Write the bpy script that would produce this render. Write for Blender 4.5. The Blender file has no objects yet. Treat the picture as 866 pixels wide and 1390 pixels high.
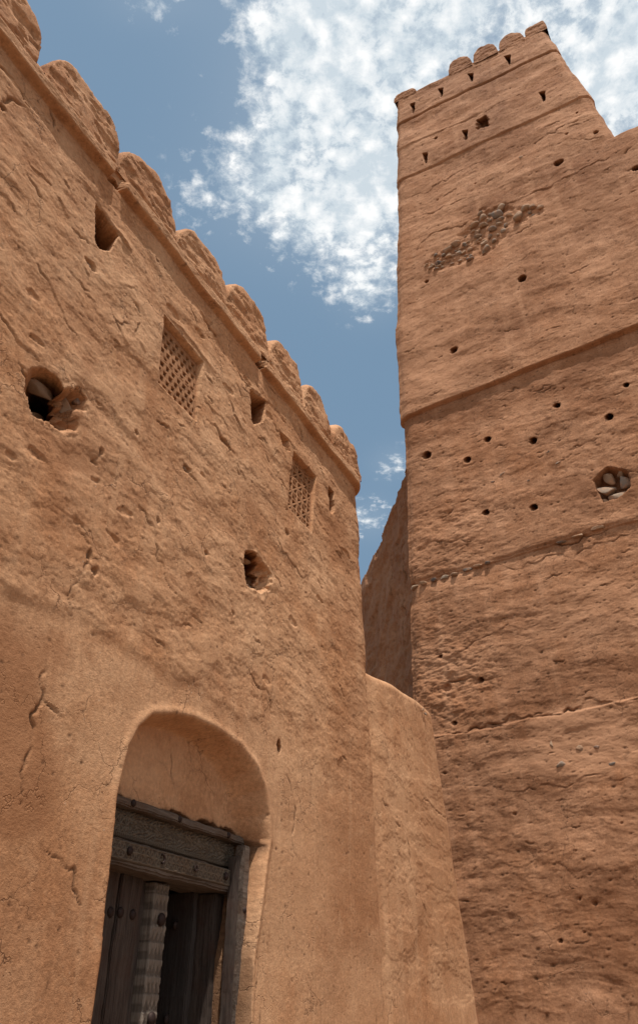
import bpy, bmesh, math, random
import numpy as np
random.seed(7)
R = math.radians
Q = 1.0                      # grid density
scene = bpy.context.scene
col = scene.collection

# ------------------------------------------------------------------ noise
def _h(ix, iy, seed):
    n = (ix.astype(np.int64) * 374761393 + iy.astype(np.int64) * 668265263 + seed * 1442695041) & 0xFFFFFFFF
    n = ((n ^ (n >> 13)) * 1274126177) & 0xFFFFFFFF
    n = (n ^ (n >> 16)) & 0xFFFFFFFF
    n = (n * 2246822519) & 0xFFFFFFFF
    return (n ^ (n >> 15)) & 0xFFFF
_ANG = np.linspace(0, 2 * np.pi, 256, endpoint=False)
_CX, _CY = np.cos(_ANG).astype(np.float32), np.sin(_ANG).astype(np.float32)
def perlin(x, y, seed=0):
    x = np.asarray(x, np.float32); y = np.asarray(y, np.float32)
    x0 = np.floor(x); y0 = np.floor(y); fx = x - x0; fy = y - y0
    ix = x0.astype(np.int64); iy = y0.astype(np.int64)
    u = fx * fx * fx * (fx * (fx * 6 - 15) + 10); v = fy * fy * fy * (fy * (fy * 6 - 15) + 10)
    def g(dx, dy):
        a = _h(ix + dx, iy + dy, seed) & 255
        return _CX[a] * (fx - dx) + _CY[a] * (fy - dy)
    a = g(0, 0); b = g(1, 0); c = g(0, 1); d = g(1, 1)
    return ((a + (b - a) * u) * (1 - v) + (c + (d - c) * u) * v) * 1.41
def fbm(x, y, o=4, seed=0, g=.5):
    s = 0; a = 1.0; t = 0
    for i in range(o):
        s = s + a * perlin(x * 2**i + 17.3 * i, y * 2**i - 9.1 * i, seed + i); t += a; a *= g
    return s / t * 1.3
def ridged(x, y, o=3, seed=0):
    s = 0; a = 1.0; t = 0
    for i in range(o):
        s = s + a * (1 - np.abs(perlin(x * 2**i + 5.7 * i, y * 2**i + 3.3 * i, seed + i)) * 2); t += a; a *= .5
    return s / t
def sst(x, a, b):
    t = np.clip((x - a) / (b - a), 0, 1); return t * t * (3 - 2 * t)
def cells(x, y, seed, dens=1.0):
    """distance to the nearest jittered point, and that point's random number"""
    ix = np.floor(x).astype(np.int64); iy = np.floor(y).astype(np.int64)
    best = np.full(np.shape(x), 9.0, np.float32); rnd = np.zeros(np.shape(x), np.float32)
    for dx in (-1, 0, 1):
        for dy in (-1, 0, 1):
            hx = _h(ix + dx, iy + dy, seed) / 65535.0; hy = _h(ix + dx, iy + dy, seed + 77) / 65535.0
            hr = _h(ix + dx, iy + dy, seed + 191) / 65535.0
            d = np.hypot(ix + dx + hx - x, iy + dy + hy - y)
            d = np.where(hr < dens, d, 9.0)
            m = d < best
            best = np.where(m, d, best); rnd = np.where(m, hr / dens, rnd)
    return best, rnd
def terrace(n, levels, w):
    s = 0
    for l in levels: s = s + sst(n, l - w, l + w)
    return s

# ------------------------------------------------------------------ shapes on a facade
def poly_sd(U, V, poly):
    """signed distance, positive inside"""
    p = np.array(poly, float); n = len(p)
    d = np.full(U.shape, 1e9); ins = np.zeros(U.shape, bool)
    for i in range(n):
        ax, ay = p[i]; bx, by = p[(i + 1) % n]
        ex, ey = bx - ax, by - ay; wx, wy = U - ax, V - ay
        t = np.clip((wx * ex + wy * ey) / (ex * ex + ey * ey + 1e-12), 0, 1)
        d = np.minimum(d, (wx - ex * t)**2 + (wy - ey * t)**2)
        c = ((ay > V) != (by > V)) & (U < (bx - ax) * (V - ay) / ((by - ay) + 1e-12) + ax)
        ins ^= c
    d = np.sqrt(d)
    return np.where(ins, d, -d)
def box(U, V, pts, m):
    p = np.array(pts)
    return np.nonzero((U > p[:, 0].min() - m) & (U < p[:, 0].max() + m) & (V > p[:, 1].min() - m) & (V < p[:, 1].max() + m))
SHU = SHV = None; SHK = (0, 0)
def carve(D, U, V, poly, depth, soft=.02, rough=.012, freq=14, seed=3, floor_amp=0.0, set_=True):
    k = box(U, V, poly, .15)
    if len(k[0]) == 0: return
    u, v = U[k], V[k]
    sd = poly_sd(u, v, poly) + rough * fbm(u * freq, v * freq, 3, seed)
    w = sst(sd, 0, soft)
    tgt = -depth + (floor_amp * fbm(u * 12, v * 12, 3, seed + 5) if floor_amp else 0)
    D[k] = D[k] * (1 - w) + tgt * w if set_ else D[k] + tgt * w
    if SHU is not None and depth > .09 and SHK != (0, 0): SHU[k] += w * depth * SHK[0]; SHV[k] += w * depth * SHK[1]; DEEP_SHADE[k] = np.maximum(DEEP_SHADE[k], w * .6)  # deep cavities are slanted and get their shade painted into the colour
def blob(cx, cy, r, ry=None, n=14, rnd=.15, rs=None):
    rs = rs or random
    ry = ry or r
    return [(cx + r * math.cos(2 * math.pi * i / n) * (1 + rs.uniform(-rnd, rnd)), cy + ry * math.sin(2 * math.pi * i / n) * (1 + rs.uniform(-rnd, rnd))) for i in range(n)]
def jag(pts, amp, it=3):
    p = list(pts)
    for _ in range(it):
        q = [p[0]]
        for a, b in zip(p, p[1:]):
            L = math.hypot(b[0] - a[0], b[1] - a[1])
            q += [((a[0] + b[0]) / 2 + random.uniform(-1, 1) * amp * L, (a[1] + b[1]) / 2 + random.uniform(-1, 1) * amp * L), b]
        p = q
    return p
def crack(D, A, U, V, pts, w=.006, depth=.02, lip=0.0, amp=.22, lipw=.12, dark=1.0):
    p = jag(pts, amp)
    k = box(U, V, p, .02 + lipw)
    if len(k[0]) == 0: return
    u, v = U[k], V[k]
    d = np.full(u.shape, 1e9); side = np.zeros(u.shape); tt = np.zeros(u.shape)
    n = len(p) - 1
    for i in range(n):
        ax, ay = p[i]; bx, by = p[i + 1]; ex, ey = bx - ax, by - ay; wx, wy = u - ax, v - ay
        t = np.clip((wx * ex + wy * ey) / (ex * ex + ey * ey + 1e-12), 0, 1)
        dd = np.hypot(wx - ex * t, wy - ey * t); m = dd < d
        d = np.where(m, dd, d); side = np.where(m, ex * wy - ey * wx, side); tt = np.where(m, (i + t) / n, tt)
    ww = w * (0.35 + 0.65 * np.sin(np.pi * np.clip(tt, 0.02, .98))) * (1 + .5 * perlin(u * 25, v * 25, 91))
    g = np.exp(-(d / np.maximum(ww, 1e-4))**2)
    env = np.sin(np.pi * np.clip(tt, .01, .99))**.5
    g = g * np.clip(.55 + 1.5 * perlin(u * 7 / (1 + 60 * w), v * 7 / (1 + 60 * w), 93), .0, 1)
    D[k] += -depth * g * (.4 + .6 * env)
    if lip: D[k] += lip * env * np.clip(.7 + perlin(u * 2.5, v * 2.5, 94), 0, 1.2) * np.where(side > 0, 1, 0) * np.exp(-d / lipw) * sst(d, 0, .004)
    A[k] = np.maximum(A[k], g * .8 * dark)
    return
def pits(D, A, U, V, scale, dens, r, depth, seed, aniso=1.0):
    d, rn = cells(U / scale, V / scale * aniso, seed, dens)
    rr = r / scale * (.4 + .9 * rn)
    g = np.exp(-(d / rr)**4)
    D += -depth * g * (.4 + .6 * rn)
    A[:] = np.maximum(A, g * .5 * rn)

# ------------------------------------------------------------------ mesh helpers
def link(name, me, parent=None, mat=None):
    o = bpy.data.objects.new(name, me); col.objects.link(o)
    if parent: o.parent = parent
    if mat and me: me.materials.append(mat)
    return o
def grid_mesh(name, X, Y, Z, attrs=None, smooth=True):
    nv, nu = X.shape
    me = bpy.data.meshes.new(name)
    co = np.stack([X, Y, Z], -1).reshape(-1, 3).astype(np.float32)
    me.vertices.add(nu * nv); me.vertices.foreach_set('co', co.ravel())
    i = np.arange(nu * nv, dtype=np.int32).reshape(nv, nu)
    q = np.stack([i[:-1, :-1], i[:-1, 1:], i[1:, 1:], i[1:, :-1]], -1).reshape(-1, 4)
    me.loops.add(q.size); me.loops.foreach_set('vertex_index', q.ravel())
    me.polygons.add(len(q)); me.polygons.foreach_set('loop_start', np.arange(0, q.size, 4, dtype=np.int32))
    me.update(calc_edges=True)
    if smooth: me.polygons.foreach_set('use_smooth', np.ones(len(q), bool))
    for k, a in (attrs or {}).items():
        at = me.attributes.new(k, 'FLOAT', 'POINT'); at.data.foreach_set('value', np.ascontiguousarray(a.reshape(-1), dtype=np.float32))
    me.validate(); me.update()
    return me
def bm_obj(name, bm, mat, parent=None, smooth=False):
    me = bpy.data.meshes.new(name); bm.normal_update(); bm.to_mesh(me); bm.free()
    if smooth: me.polygons.foreach_set('use_smooth', [True] * len(me.polygons))
    return link(name, me, parent, mat)
def thing(name, label, cat, loc, group=None):
    o = bpy.data.objects.new(name, None); col.objects.link(o); o.location = loc
    o['label'] = label; o['category'] = cat; o['kind'] = 'thing'
    if group: o['group'] = group
    bpy.context.view_layer.update()
    return o
def part_keep(o, root):
    """parent while keeping the world position (mesh coordinates are world coordinates)"""
    o.parent = root; o.matrix_parent_inverse = root.matrix_world.inverted()

# ------------------------------------------------------------------ materials
def nn(nt, t, **k):
    n = nt.nodes.new(t)
    for a, b in k.items():
        if a == 'inp':
            for i, v in b.items(): n.inputs[i].default_value = v
        else: setattr(n, a, b)
    return n
def mix(nt, fac, a, b, bt='MIX'):
    n = nt.nodes.new('ShaderNodeMix'); n.data_type = 'RGBA'; n.blend_type = bt
    for s, v in ((0, fac), (6, a), (7, b)):
        if isinstance(v, bpy.types.NodeSocket): nt.links.new(v, n.inputs[s])
        else: n.inputs[s].default_value = v
    return n.outputs[2]
def mth(nt, op, a, b=None, c=None, clamp=False):
    n = nt.nodes.new('ShaderNodeMath'); n.operation = op; n.use_clamp = clamp
    for i, v in enumerate((a, b, c)):
        if v is None: continue
        if isinstance(v, bpy.types.NodeSocket): nt.links.new(v, n.inputs[i])
        else: n.inputs[i].default_value = v
    return n.outputs[0]
def mrange(nt, v, a, b, c=0., d=1.):
    n = nt.nodes.new('ShaderNodeMapRange'); nt.links.new(v, n.inputs[0])
    for i, x in enumerate((a, b, c, d)): n.inputs[i + 1].default_value = x
    return n.outputs[0]
def noise(nt, vec, scale, detail=4, rough=.5, dist=0.):
    n = nt.nodes.new('ShaderNodeTexNoise'); nt.links.new(vec, n.inputs['Vector'])
    n.inputs['Scale'].default_value = scale; n.inputs['Detail'].default_value = detail
    n.inputs['Roughness'].default_value = rough; n.inputs['Distortion'].default_value = dist
    return n.outputs['Fac']
def mapping(nt, vec, sc):
    n = nt.nodes.new('ShaderNodeMapping'); nt.links.new(vec, n.inputs[0]); n.inputs['Scale'].default_value = sc
    return n.outputs[0]
def new_mat(name):
    m = bpy.data.materials.new(name); m.use_nodes = True; nt = m.node_tree
    b = nt.nodes['Principled BSDF']; b.inputs['Roughness'].default_value = .95
    b.inputs['Specular IOR Level'].default_value = .15
    return m, nt, b
def mud_mat(name, base, pale, dark, fine=1.0, strat=1.0, sc=1.0, bmp=1.0):
    m, nt, b = new_mat(name)
    pos = nt.nodes.new('ShaderNodeNewGeometry').outputs['Position']
    lay = mapping(nt, pos, (1, 1, strat))
    n1 = noise(nt, lay, 1.1 * sc, 6, .6, .4); n2 = noise(nt, lay, 5.5 * sc, 5, .62, .6); n3 = noise(nt, pos, 38 * sc, 7, .72)
    n4 = noise(nt, lay, .45 * sc, 3, .5)
    c = mix(nt, mrange(nt, n1, .38, .66), base, pale)
    c = mix(nt, mrange(nt, n4, .42, .66, 0, .55), c, dark)
    c = mix(nt, mrange(nt, n2, .5, .75, 0, .65), c, dark)
    c = mix(nt, mrange(nt, n2, .46, .26, 0, .5), c, pale)
    g = mrange(nt, n3, .3, .7, .66, 1.30)
    cmb = nt.nodes.new('ShaderNodeCombineColor')
    for i in range(3): nt.links.new(g, cmb.inputs[i])
    c = mix(nt, 1.0, c, cmb.outputs[0], 'MULTIPLY')
    # straw flecks and grit
    vo = nt.nodes.new('ShaderNodeTexVoronoi'); nt.links.new(mapping(nt, pos, (1, 1, 2.2)), vo.inputs['Vector']); vo.inputs['Scale'].default_value = 26 * sc
    fl = mth(nt, 'MULTIPLY', mrange(nt, vo.outputs['Distance'], .10, .16, 1, 0), mrange(nt, noise(nt, pos, 4 * sc, 2), .56, .62))
    c = mix(nt, mth(nt, 'MULTIPLY', fl, .55), c, (.10, .05, .03, 1))
    vo2 = nt.nodes.new('ShaderNodeTexVoronoi'); nt.links.new(pos, vo2.inputs['Vector']); vo2.inputs['Scale'].default_value = 21 * sc
    fl2 = mth(nt, 'MULTIPLY', mrange(nt, vo2.outputs['Distance'], .07, .12, 1, 0), mrange(nt, noise(nt, pos, 3.1 * sc, 2), .58, .64))
    c = mix(nt, mth(nt, 'MULTIPLY', fl2, .5), c, (.62, .5, .38, 1))
    st_ = noise(nt, mapping(nt, pos, (5, 5, .35)), 1.0 * sc, 5, .6)
    c = mix(nt, mrange(nt, st_, .54, .70, 0, .6), c, pale)
    c = mix(nt, mrange(nt, st_, .44, .30, 0, .40), c, dark)
    wn = nt.nodes.new('ShaderNodeTexNoise'); nt.links.new(pos, wn.inputs['Vector']); wn.inputs['Scale'].default_value = 3 * sc; wn.inputs['Detail'].default_value = 5; wn.inputs['Roughness'].default_value = .6
    va = nt.nodes.new('ShaderNodeVectorMath'); va.operation = 'MULTIPLY_ADD'; nt.links.new(wn.outputs['Color'], va.inputs[0]); va.inputs[1].default_value = (.5, .5, .5); nt.links.new(pos, va.inputs[2])
    ve = nt.nodes.new('ShaderNodeTexVoronoi'); ve.feature = 'DISTANCE_TO_EDGE'; nt.links.new(va.outputs[0], ve.inputs['Vector']); ve.inputs['Scale'].default_value = 2.6 * sc
    ck = mth(nt, 'MULTIPLY', mrange(nt, ve.outputs['Distance'], .0, .014, 1, 0), mrange(nt, noise(nt, pos, 1.7 * sc, 3, .6), .50, .60))
    c = mix(nt, mth(nt, 'MULTIPLY', ck, .6), c, (.06, .028, .016, 1))
    at = nn(nt, 'ShaderNodeAttribute', attribute_name='tone').outputs['Fac']
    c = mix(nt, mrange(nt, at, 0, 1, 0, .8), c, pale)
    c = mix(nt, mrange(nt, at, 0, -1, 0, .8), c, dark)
    dirt_shade = nn(nt, 'ShaderNodeAttribute', attribute_name='dirt_shade').outputs['Fac']
    c = mix(nt, mth(nt, 'MULTIPLY', dirt_shade, .85), c, (.035, .017, .010, 1))  # near-black for crack dirt and for shade painted into cavities
    nt.links.new(c, b.inputs['Base Color'])
    h = mth(nt, 'ADD', mth(nt, 'ADD', mth(nt, 'MULTIPLY', noise(nt, lay, 9 * sc, 3, .5), .004 * bmp), mth(nt, 'MULTIPLY', noise(nt, lay, 30 * sc, 8, .68), .0065 * bmp)), mth(nt, 'MULTIPLY', noise(nt, pos, 90 * sc, 4, .7), .0035))
    h = mth(nt, 'SUBTRACT', h, mth(nt, 'MULTIPLY', fl, .004)); h = mth(nt, 'SUBTRACT', h, mth(nt, 'MULTIPLY', ck, .004))
    bp = nt.nodes.new('ShaderNodeBump'); bp.inputs['Strength'].default_value = .9 * fine; bp.inputs['Distance'].default_value = 1.0
    nt.links.new(h, bp.inputs['Height']); nt.links.new(bp.outputs[0], b.inputs['Normal'])
    return m
M_L = mud_mat('mud_plaster', (.475, .235, .114, 1), (.61, .352, .196, 1), (.33, .148, .068, 1), 1.0, 1.35, 1.0, .75)
M_T = mud_mat('mud_tower', (.345, .156, .075, 1), (.48, .250, .138, 1), (.20, .086, .041, 1), 1.0, 1.3, .8, 1.05)
M_S = mud_mat('mud_smooth', (.35, .165, .078, 1), (.42, .22, .115, 1), (.26, .12, .055, 1), .35, 1.0)

def stone_mat():
    m, nt, b = new_mat('cobble')
    oi = nt.nodes.new('ShaderNodeObjectInfo').outputs['Random']
    pos = nt.nodes.new('ShaderNodeNewGeometry').outputs['Position']
    r = nt.nodes.new('ShaderNodeValToRGB'); nt.links.new(oi, r.inputs[0])
    r.color_ramp.interpolation = 'LINEAR'
    e = r.color_ramp.elements; e[0].position = 0; e[0].color = (.22, .14, .09, 1); e[1].position = 1; e[1].color = (.40, .29, .20, 1)
    for p_, c_ in ((.25, (.36, .23, .145, 1)), (.5, (.28, .195, .135, 1)), (.72, (.20, .17, .145, 1)), (.85, (.09, .085, .085, 1))):
        x = e.new(p_); x.color = c_
    c = mix(nt, mrange(nt, noise(nt, pos, 9, 5, .65), .47, .66, .05, .8), r.outputs[0], (.45, .245, .14, 1))
    nt.links.new(c, b.inputs['Base Color']); b.inputs['Roughness'].default_value = .85
    bp = nt.nodes.new('ShaderNodeBump'); bp.inputs['Distance'].default_value = .01; bp.inputs['Strength'].default_value = .7
    nt.links.new(noise(nt, pos, 40, 5, .6), bp.inputs['Height']); nt.links.new(bp.outputs[0], b.inputs['Normal'])
    return m
M_ST = stone_mat()
B1 = R(26.1)
def wood_mat(name, c0, c1, c2, vertical):
    m, nt, b = new_mat(name)
    tc = nt.nodes.new('ShaderNodeNewGeometry').outputs['Position']
    rt = nt.nodes.new('ShaderNodeVectorRotate'); rt.rotation_type = 'Z_AXIS'; nt.links.new(tc, rt.inputs['Vector']); rt.inputs['Angle'].default_value = -(math.pi / 2 - B1)
    v = rt.outputs[0]     # x along the wall
    g = mapping(nt, v, (26, 26, 1.3) if vertical else (1.3, 26, 26))
    n1 = noise(nt, g, 2.2, 6, .65, .5); n2 = noise(nt, v, 6, 5, .6); n3 = noise(nt, g, 9, 3, .6)
    c = mix(nt, mrange(nt, n1, .36, .62), c0, c1)
    c = mix(nt, mrange(nt, n2, .48, .7, 0, .7), c, c2)
    c = mix(nt, mrange(nt, n3, .3, .42, .7, 0), c, (.012, .009, .008, 1))
    at = nn(nt, 'ShaderNodeAttribute', attribute_name='dirt_shade').outputs['Fac']
    c = mix(nt, mth(nt, 'MULTIPLY', at, .8), c, (.02, .014, .011, 1))
    nt.links.new(c, b.inputs['Base Color']); b.inputs['Roughness'].default_value = .8
    bp = nt.nodes.new('ShaderNodeBump'); bp.inputs['Distance'].default_value = .006; bp.inputs['Strength'].default_value = .8
    nt.links.new(mth(nt, 'ADD', n1, mth(nt, 'MULTIPLY', n3, .5)), bp.inputs['Height']); nt.links.new(bp.outputs[0], b.inputs['Normal'])
    return m
M_WH = wood_mat('wood_beam', (.085, .060, .046, 1), (.155, .118, .094, 1), (.12, .068, .042, 1), False)
M_WC = wood_mat('wood_carved', (.105, .075, .054, 1), (.165, .125, .09, 1), (.14, .088, .054, 1), False)
M_WV = wood_mat('wood_plank', (.040, .028, .023, 1), (.085, .062, .050, 1), (.065, .034, .024, 1), True)
M_WD = wood_mat('wood_shaded', (.035, .027, .024, 1), (.06, .048, .042, 1), (.05, .03, .024, 1), True)  # plank wood darkened for the unlit door leaf and ceiling inside
M_WP = wood_mat('wood_post', (.14, .108, .085, 1), (.25, .20, .16, 1), (.15, .10, .072, 1), True)
def iron_mat():
    m, nt, b = new_mat('iron')
    pos = nt.nodes.new('ShaderNodeNewGeometry').outputs['Position']
    nt.links.new(mix(nt, noise(nt, pos, 60, 4), (.018, .014, .014, 1), (.06, .035, .028, 1)), b.inputs['Base Color'])
    b.inputs['Metallic'].default_value = .4; b.inputs['Roughness'].default_value = .6
    return m
M_I = iron_mat()

# ------------------------------------------------------------------ frames of the two walls
O1 = np.array([-2.51448, 1.23183]); D1 = np.array([.43994, .89803]); N1 = np.array([.89803, -.43994])
C2 = np.array([1.70, 13.0]); D2 = np.array([.867765, -.496974]); N2 = np.array([-.496974, -.867765]); BAT = .02
def PL(u, v, out=0.0): p = O1 + D1 * u + N1 * out; return (float(p[0]), float(p[1]), float(v))
def PT(u, v, out=0.0): p = C2 + D2 * u + N2 * (out - BAT * v); return (float(p[0]), float(p[1]), float(v))

def corner_path(S, uc, r, D, N, O, back_len):
    """path: straight along D to uc-r, quarter arc, then back along -N. returns x,y,nx,ny"""
    s1 = uc - r; arc = r * math.pi / 2
    t = np.clip((S - s1) / arc, 0, 1) * math.pi / 2
    rest = np.maximum(S - s1 - arc, 0)
    u = np.minimum(S, s1) + r * np.sin(t); w = -(r - r * np.cos(t)) - rest
    nu_, nw = np.sin(t), np.cos(t)
    x = O[0] + D[0] * u + N[0] * w; y = O[1] + D[1] * u + N[1] * w
    return x, y, D[0] * nu_ + N[0] * nw, D[1] * nu_ + N[1] * nw

# ================================================================== LEFT BUILDING
bld = thing('mud_fort_building', 'ochre mud plastered fort building with rounded battlements and an arched carved wooden door', 'building', PL(3.5, 0, -2))
S = np.concatenate([np.linspace(-6, 1.0, 40)[:-1], np.arange(1.0, 6.75, .0085 / Q), np.linspace(6.75, 7.35, int(60 * Q))[1:], np.linspace(7.35, 12.5, 90)[1:]])
V = np.concatenate([np.linspace(0, 1.75, 30)[:-1], np.arange(1.75, 6.50, .0085 / Q), np.arange(6.50, 6.80, .006 / Q)])
U, VV = np.meshgrid(S, V)
D = np.zeros(U.shape); A = np.zeros(U.shape); T = np.zeros(U.shape)
DEEP_SHADE = np.zeros(U.shape); SHU = np.zeros(U.shape); SHV = np.zeros(U.shape); SHK = (.5, .3)
wu = .05 * fbm(U * 1.7, VV * 1.7, 3, 11); wv = .05 * fbm(U * 1.7, VV * 1.7, 3, 12)
gg_ = sst(U, 4.4, 5.6); up = sst(VV + .11 * fbm(U * 1.5, VV * .8 + .3, 5, 21), 3.28 - .8 * gg_, 3.38 + .5 * gg_)        # old rough plaster above, newer smooth coat below
D += .030 * fbm(U * .9, VV * .9, 3, 1)
D += .0055 * fbm(U * 3.2 + 2 * wu, VV * 3.8, 3, 2) * (.35 + .65 * up)
n = fbm((U + wu) * 1.9, (VV + wv) * 3.4, 5, 31, .55)
te = terrace(n, (-.34, -.16, 0.02, .17, .33), .010)
D += .0060 * te * (.20 + .80 * up)
n2 = fbm((U - wu) * 4.2, (VV + wv) * 6.5, 4, 41, .55)
te2 = terrace(n2, (-.22, .03, .25), .02)
D += .0016 * te2 * (.1 + .9 * up)
rg = np.maximum(ridged(U * 2.3 + 3 * wu, VV * 4.5, 3, 51) - .80, 0)
D += -.012 * rg * up; A = np.maximum(A, np.clip(rg * 2, 0, .2) * up)
D += .0018 * fbm(U * 17, VV * 20, 3, 61) * (.5 + .5 * up)
D += -.005 * (1 - up)

T += .30 * (te - 2.5) / 2.5 * up + (1 - up) * (.18 + .5 * fbm(U * .8, VV * .8, 3, 71)) + .5 * fbm(U * 1.2, VV * .6, 3, 72) * up
# damp darker patch at the lower left
T += -1.1 * sst(fbm(U * .8, VV * .8, 3, 73) + 1.1 - np.hypot((U - 1.9) / .9, (VV - 2.6) / .75), 0, .25)
pits(D, A, U, VV, .11, .45, .010, .007, 5, 1.4); pits(D, A, U, VV, .055, .22, .0045, .005, 6)
D *= .43; A *= 1.4
# flaked spots
for i in range(26):
    cx, cy = random.uniform(1.2, 6.7), random.uniform(3.5, 6.4)
    sz = random.uniform(.03, .09)
    carve(D, U, VV, blob(cx, cy, sz, sz * .45, 10, .35), .008 + random.random() * .008, .012, .02, 12, 100 + i, 0, False)
# parapet ledge and strip above it
lw = .012 * fbm(U * .9, U * 0, 2, 81)
led = sst(VV + lw, 6.572, 6.588) * (1 - sst(VV + lw, 6.665, 6.705))
D += led * (.056 + .010 * fbm(U * 2.1, VV * 3, 3, 82)) + sst(VV + lw, 6.69, 6.71) * -.01
D += -.012 * np.exp(-((VV + lw - 6.562) / .012)**2)
T += led * .45  # ledge toned paler, top light painted into its colour
# a second faint coat edge under the ledge
e2 = sst(VV + .03 * fbm(U * 1.8, U * 0 + 5, 4, 83), 6.34, 6.352)
D += -.005 * e2 * (1 - led) * sst(fbm(U * .7, U * 0 + 9, 2, 84), -.25, .1)
# gentle parapet roughness
D += sst(VV, 6.7, 6.75) * .008 * fbm(U * 5, VV * 9, 4, 85)
# ledge gaps (drains)
for (cx, w_) in ((2.335, .075), (4.44, .07)):
    carve(D, U, VV, [(cx - w_, 6.53), (cx + w_ * .9, 6.56), (cx + w_, 6.75), (cx - w_ * .6, 6.77)], .02, .015, .02, 14, 7)
    carve(D, U, VV, blob(cx, 6.61, w_ * .75, .065, 10, .2), .28, .02, .02, 14, 8)
# slots / loopholes
for poly, dp in (([(2.215, 6.225), (2.30, 6.21), (2.475, 6.155), (2.44, 5.935), (2.34, 5.86), (2.30, 5.90)], .55),
                 ([(4.305, 6.19), (4.60, 6.265), (4.57, 6.00), (4.42, 5.86), (4.385, 5.88)], .55),
                 ([(5.92, 6.14), (6.05, 6.16), (6.045, 5.90), (5.985, 5.84), (5.935, 5.88)], .55),
                 ([(4.86, 6.10), (5.05, 6.13), (5.06, 6.00), (4.92, 5.98)], .10)):
    k = box(U, VV, poly, .2); u, v = U[k], VV[k]
    sd = poly_sd(u, v, poly) + .014 * fbm(u * 12, v * 12, 3, 15)
    umin = min(p[0] for p in poly); umax = max(p[0] for p in poly)
    ramp = np.clip(1.35 - (u - umin) / (umax - umin) * 1.0, .25, 1)      # splayed: deep at the near jamb, shallow at the far one
    D[k] = D[k] * (1 - sst(sd, 0, .018)) - dp * ramp * sst(sd, 0, .022)
    A[k] = np.maximum(A[k], .75 * sst(sd, 0, .03) * sst(ramp, .7, 1)); SHU[k] += .55 * dp * ramp * sst(sd, 0, .022) * (dp > .2); SHV[k] += .3 * dp * ramp * sst(sd, 0, .022) * (dp > .2)  # deep side of each slot painted dark as shade
# hood edge over slots
crack(D, A, U, VV, [(2.05, 6.26), (2.25, 6.235), (2.50, 6.17), (2.62, 6.13)], .012, .01, .028, .1, .05, .3)
crack(D, A, U, VV, [(4.2, 6.20), (4.35, 6.215), (4.66, 6.29)], .012, .01, .024, .1, .05, .3)
# window recesses
SHK = (0, 0)
W1 = [(3.075, 5.915), (3.615, 5.895), (3.615, 5.30), (3.125, 5.285)]
W2 = [(5.13, 6.06), (5.64, 6.08), (5.54, 5.37), (5.07, 5.385)]
carve(D, U, VV, [(a, b + (.02 if b > 5.6 else 0)) for a, b in W1], .16, .018, .004, 8, 9)
carve(D, U, VV, W2, .15, .018, .004, 8, 10)
crack(D, A, U, VV, [(3.02, 5.95), (3.3, 5.985), (3.64, 5.94), (3.72, 5.93)], .010, .006, .018, .06, .04, .2)
# broken holes
H1 = [(2.09, 4.40), (2.13, 4.50), (2.219, 4.56), (2.335, 4.59), (2.436, 4.69), (2.545, 4.69), (2.545, 4.593), (2.49, 4.518), (2.52, 4.405), (2.428, 4.333), (2.345, 4.318), (2.20, 4.29)]
H2 = [(4.411, 4.463), (4.472, 4.617), (4.587, 4.675), (4.694, 4.645), (4.84, 4.60), (4.83, 4.452), (4.70, 4.36), (4.56, 4.32), (4.465, 4.314), (4.42, 4.379)]
def funnel(poly, rim, core, cshift):
    k = box(U, VV, poly, .25); u, v = U[k], VV[k]
    nz = .035 * fbm(u * 11, v * 11, 5, 17, .65)
    sd = poly_sd(u, v, poly) + nz
    D[k] += -rim * sst(sd, -.005, .05) * (1 + .9 * fbm(u * 18, v * 18, 4, 18, .65))
    cx = sum(p[0] for p in poly) / len(poly) + cshift[0]; cy = sum(p[1] for p in poly) / len(poly) + cshift[1]
    q = np.hypot((u - cx) / cshift[2], (v - cy) / cshift[3]) + nz * 3
    D[k] += -core * sst(q, 1, .75)
    SHU[k] += .85 * core * sst(q, 1, .75); SHV[k] += .55 * core * sst(q, 1, .75)
    T[k] += -.6 * sst(sd, 0, .03); A[k] = np.maximum(A[k], .75 * sst(q, 1, .75))  # hole colour darkened, the cavity's shade painted in
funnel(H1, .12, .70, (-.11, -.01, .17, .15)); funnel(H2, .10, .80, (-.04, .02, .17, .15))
for H in (H1, H2):   # pale chipped rim
    k = box(U, VV, H, .2); sd = poly_sd(U[k], VV[k], H); r_ = np.exp(-((sd + .02) / .02)**2) * np.clip(.5 + fbm(U[k] * 9, VV[k] * 9, 2, 19), 0, 1)
    T[k] += r_ * .9; D[k] += -.006 * r_
SHK = (.8, .3)
# small holes
carve(D, U, VV, blob(5.049, 3.269, .028, .05), .12, .01, .006, 20, 20)
for cx, cy, a, b in ((2.80, 3.735, .022, .05), (2.86, 3.66, .03, .025), (2.312, 5.664, .06, .04), (2.735, 4.40, .02, .05), (3.576, 4.836, .05, .03), (3.331, 4.257, .02, .03), (4.0, 5.37, .07, .03), (3.9, 4.31, .03, .02), (1.40, 6.10, .03, .03), (3.73, 6.32, .03, .02), (2.70, 4.31, .035, .018), (5.07, 5.12, .05, .03), (4.30, 4.02, .03, .02), (3.0, 4.75, .02, .02)):
    carve(D, U, VV, blob(cx, cy, a, b, 10, .3), .028, .015, .012, 18, 23, .01, False)
    k = box(U, VV, [(cx - a, cy - b), (cx + a, cy + b)], .02); A[k] = np.maximum(A[k], .45 * sst(np.hypot((U[k] - cx) / a, (VV[k] - cy) / b), 1, .6))
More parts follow.
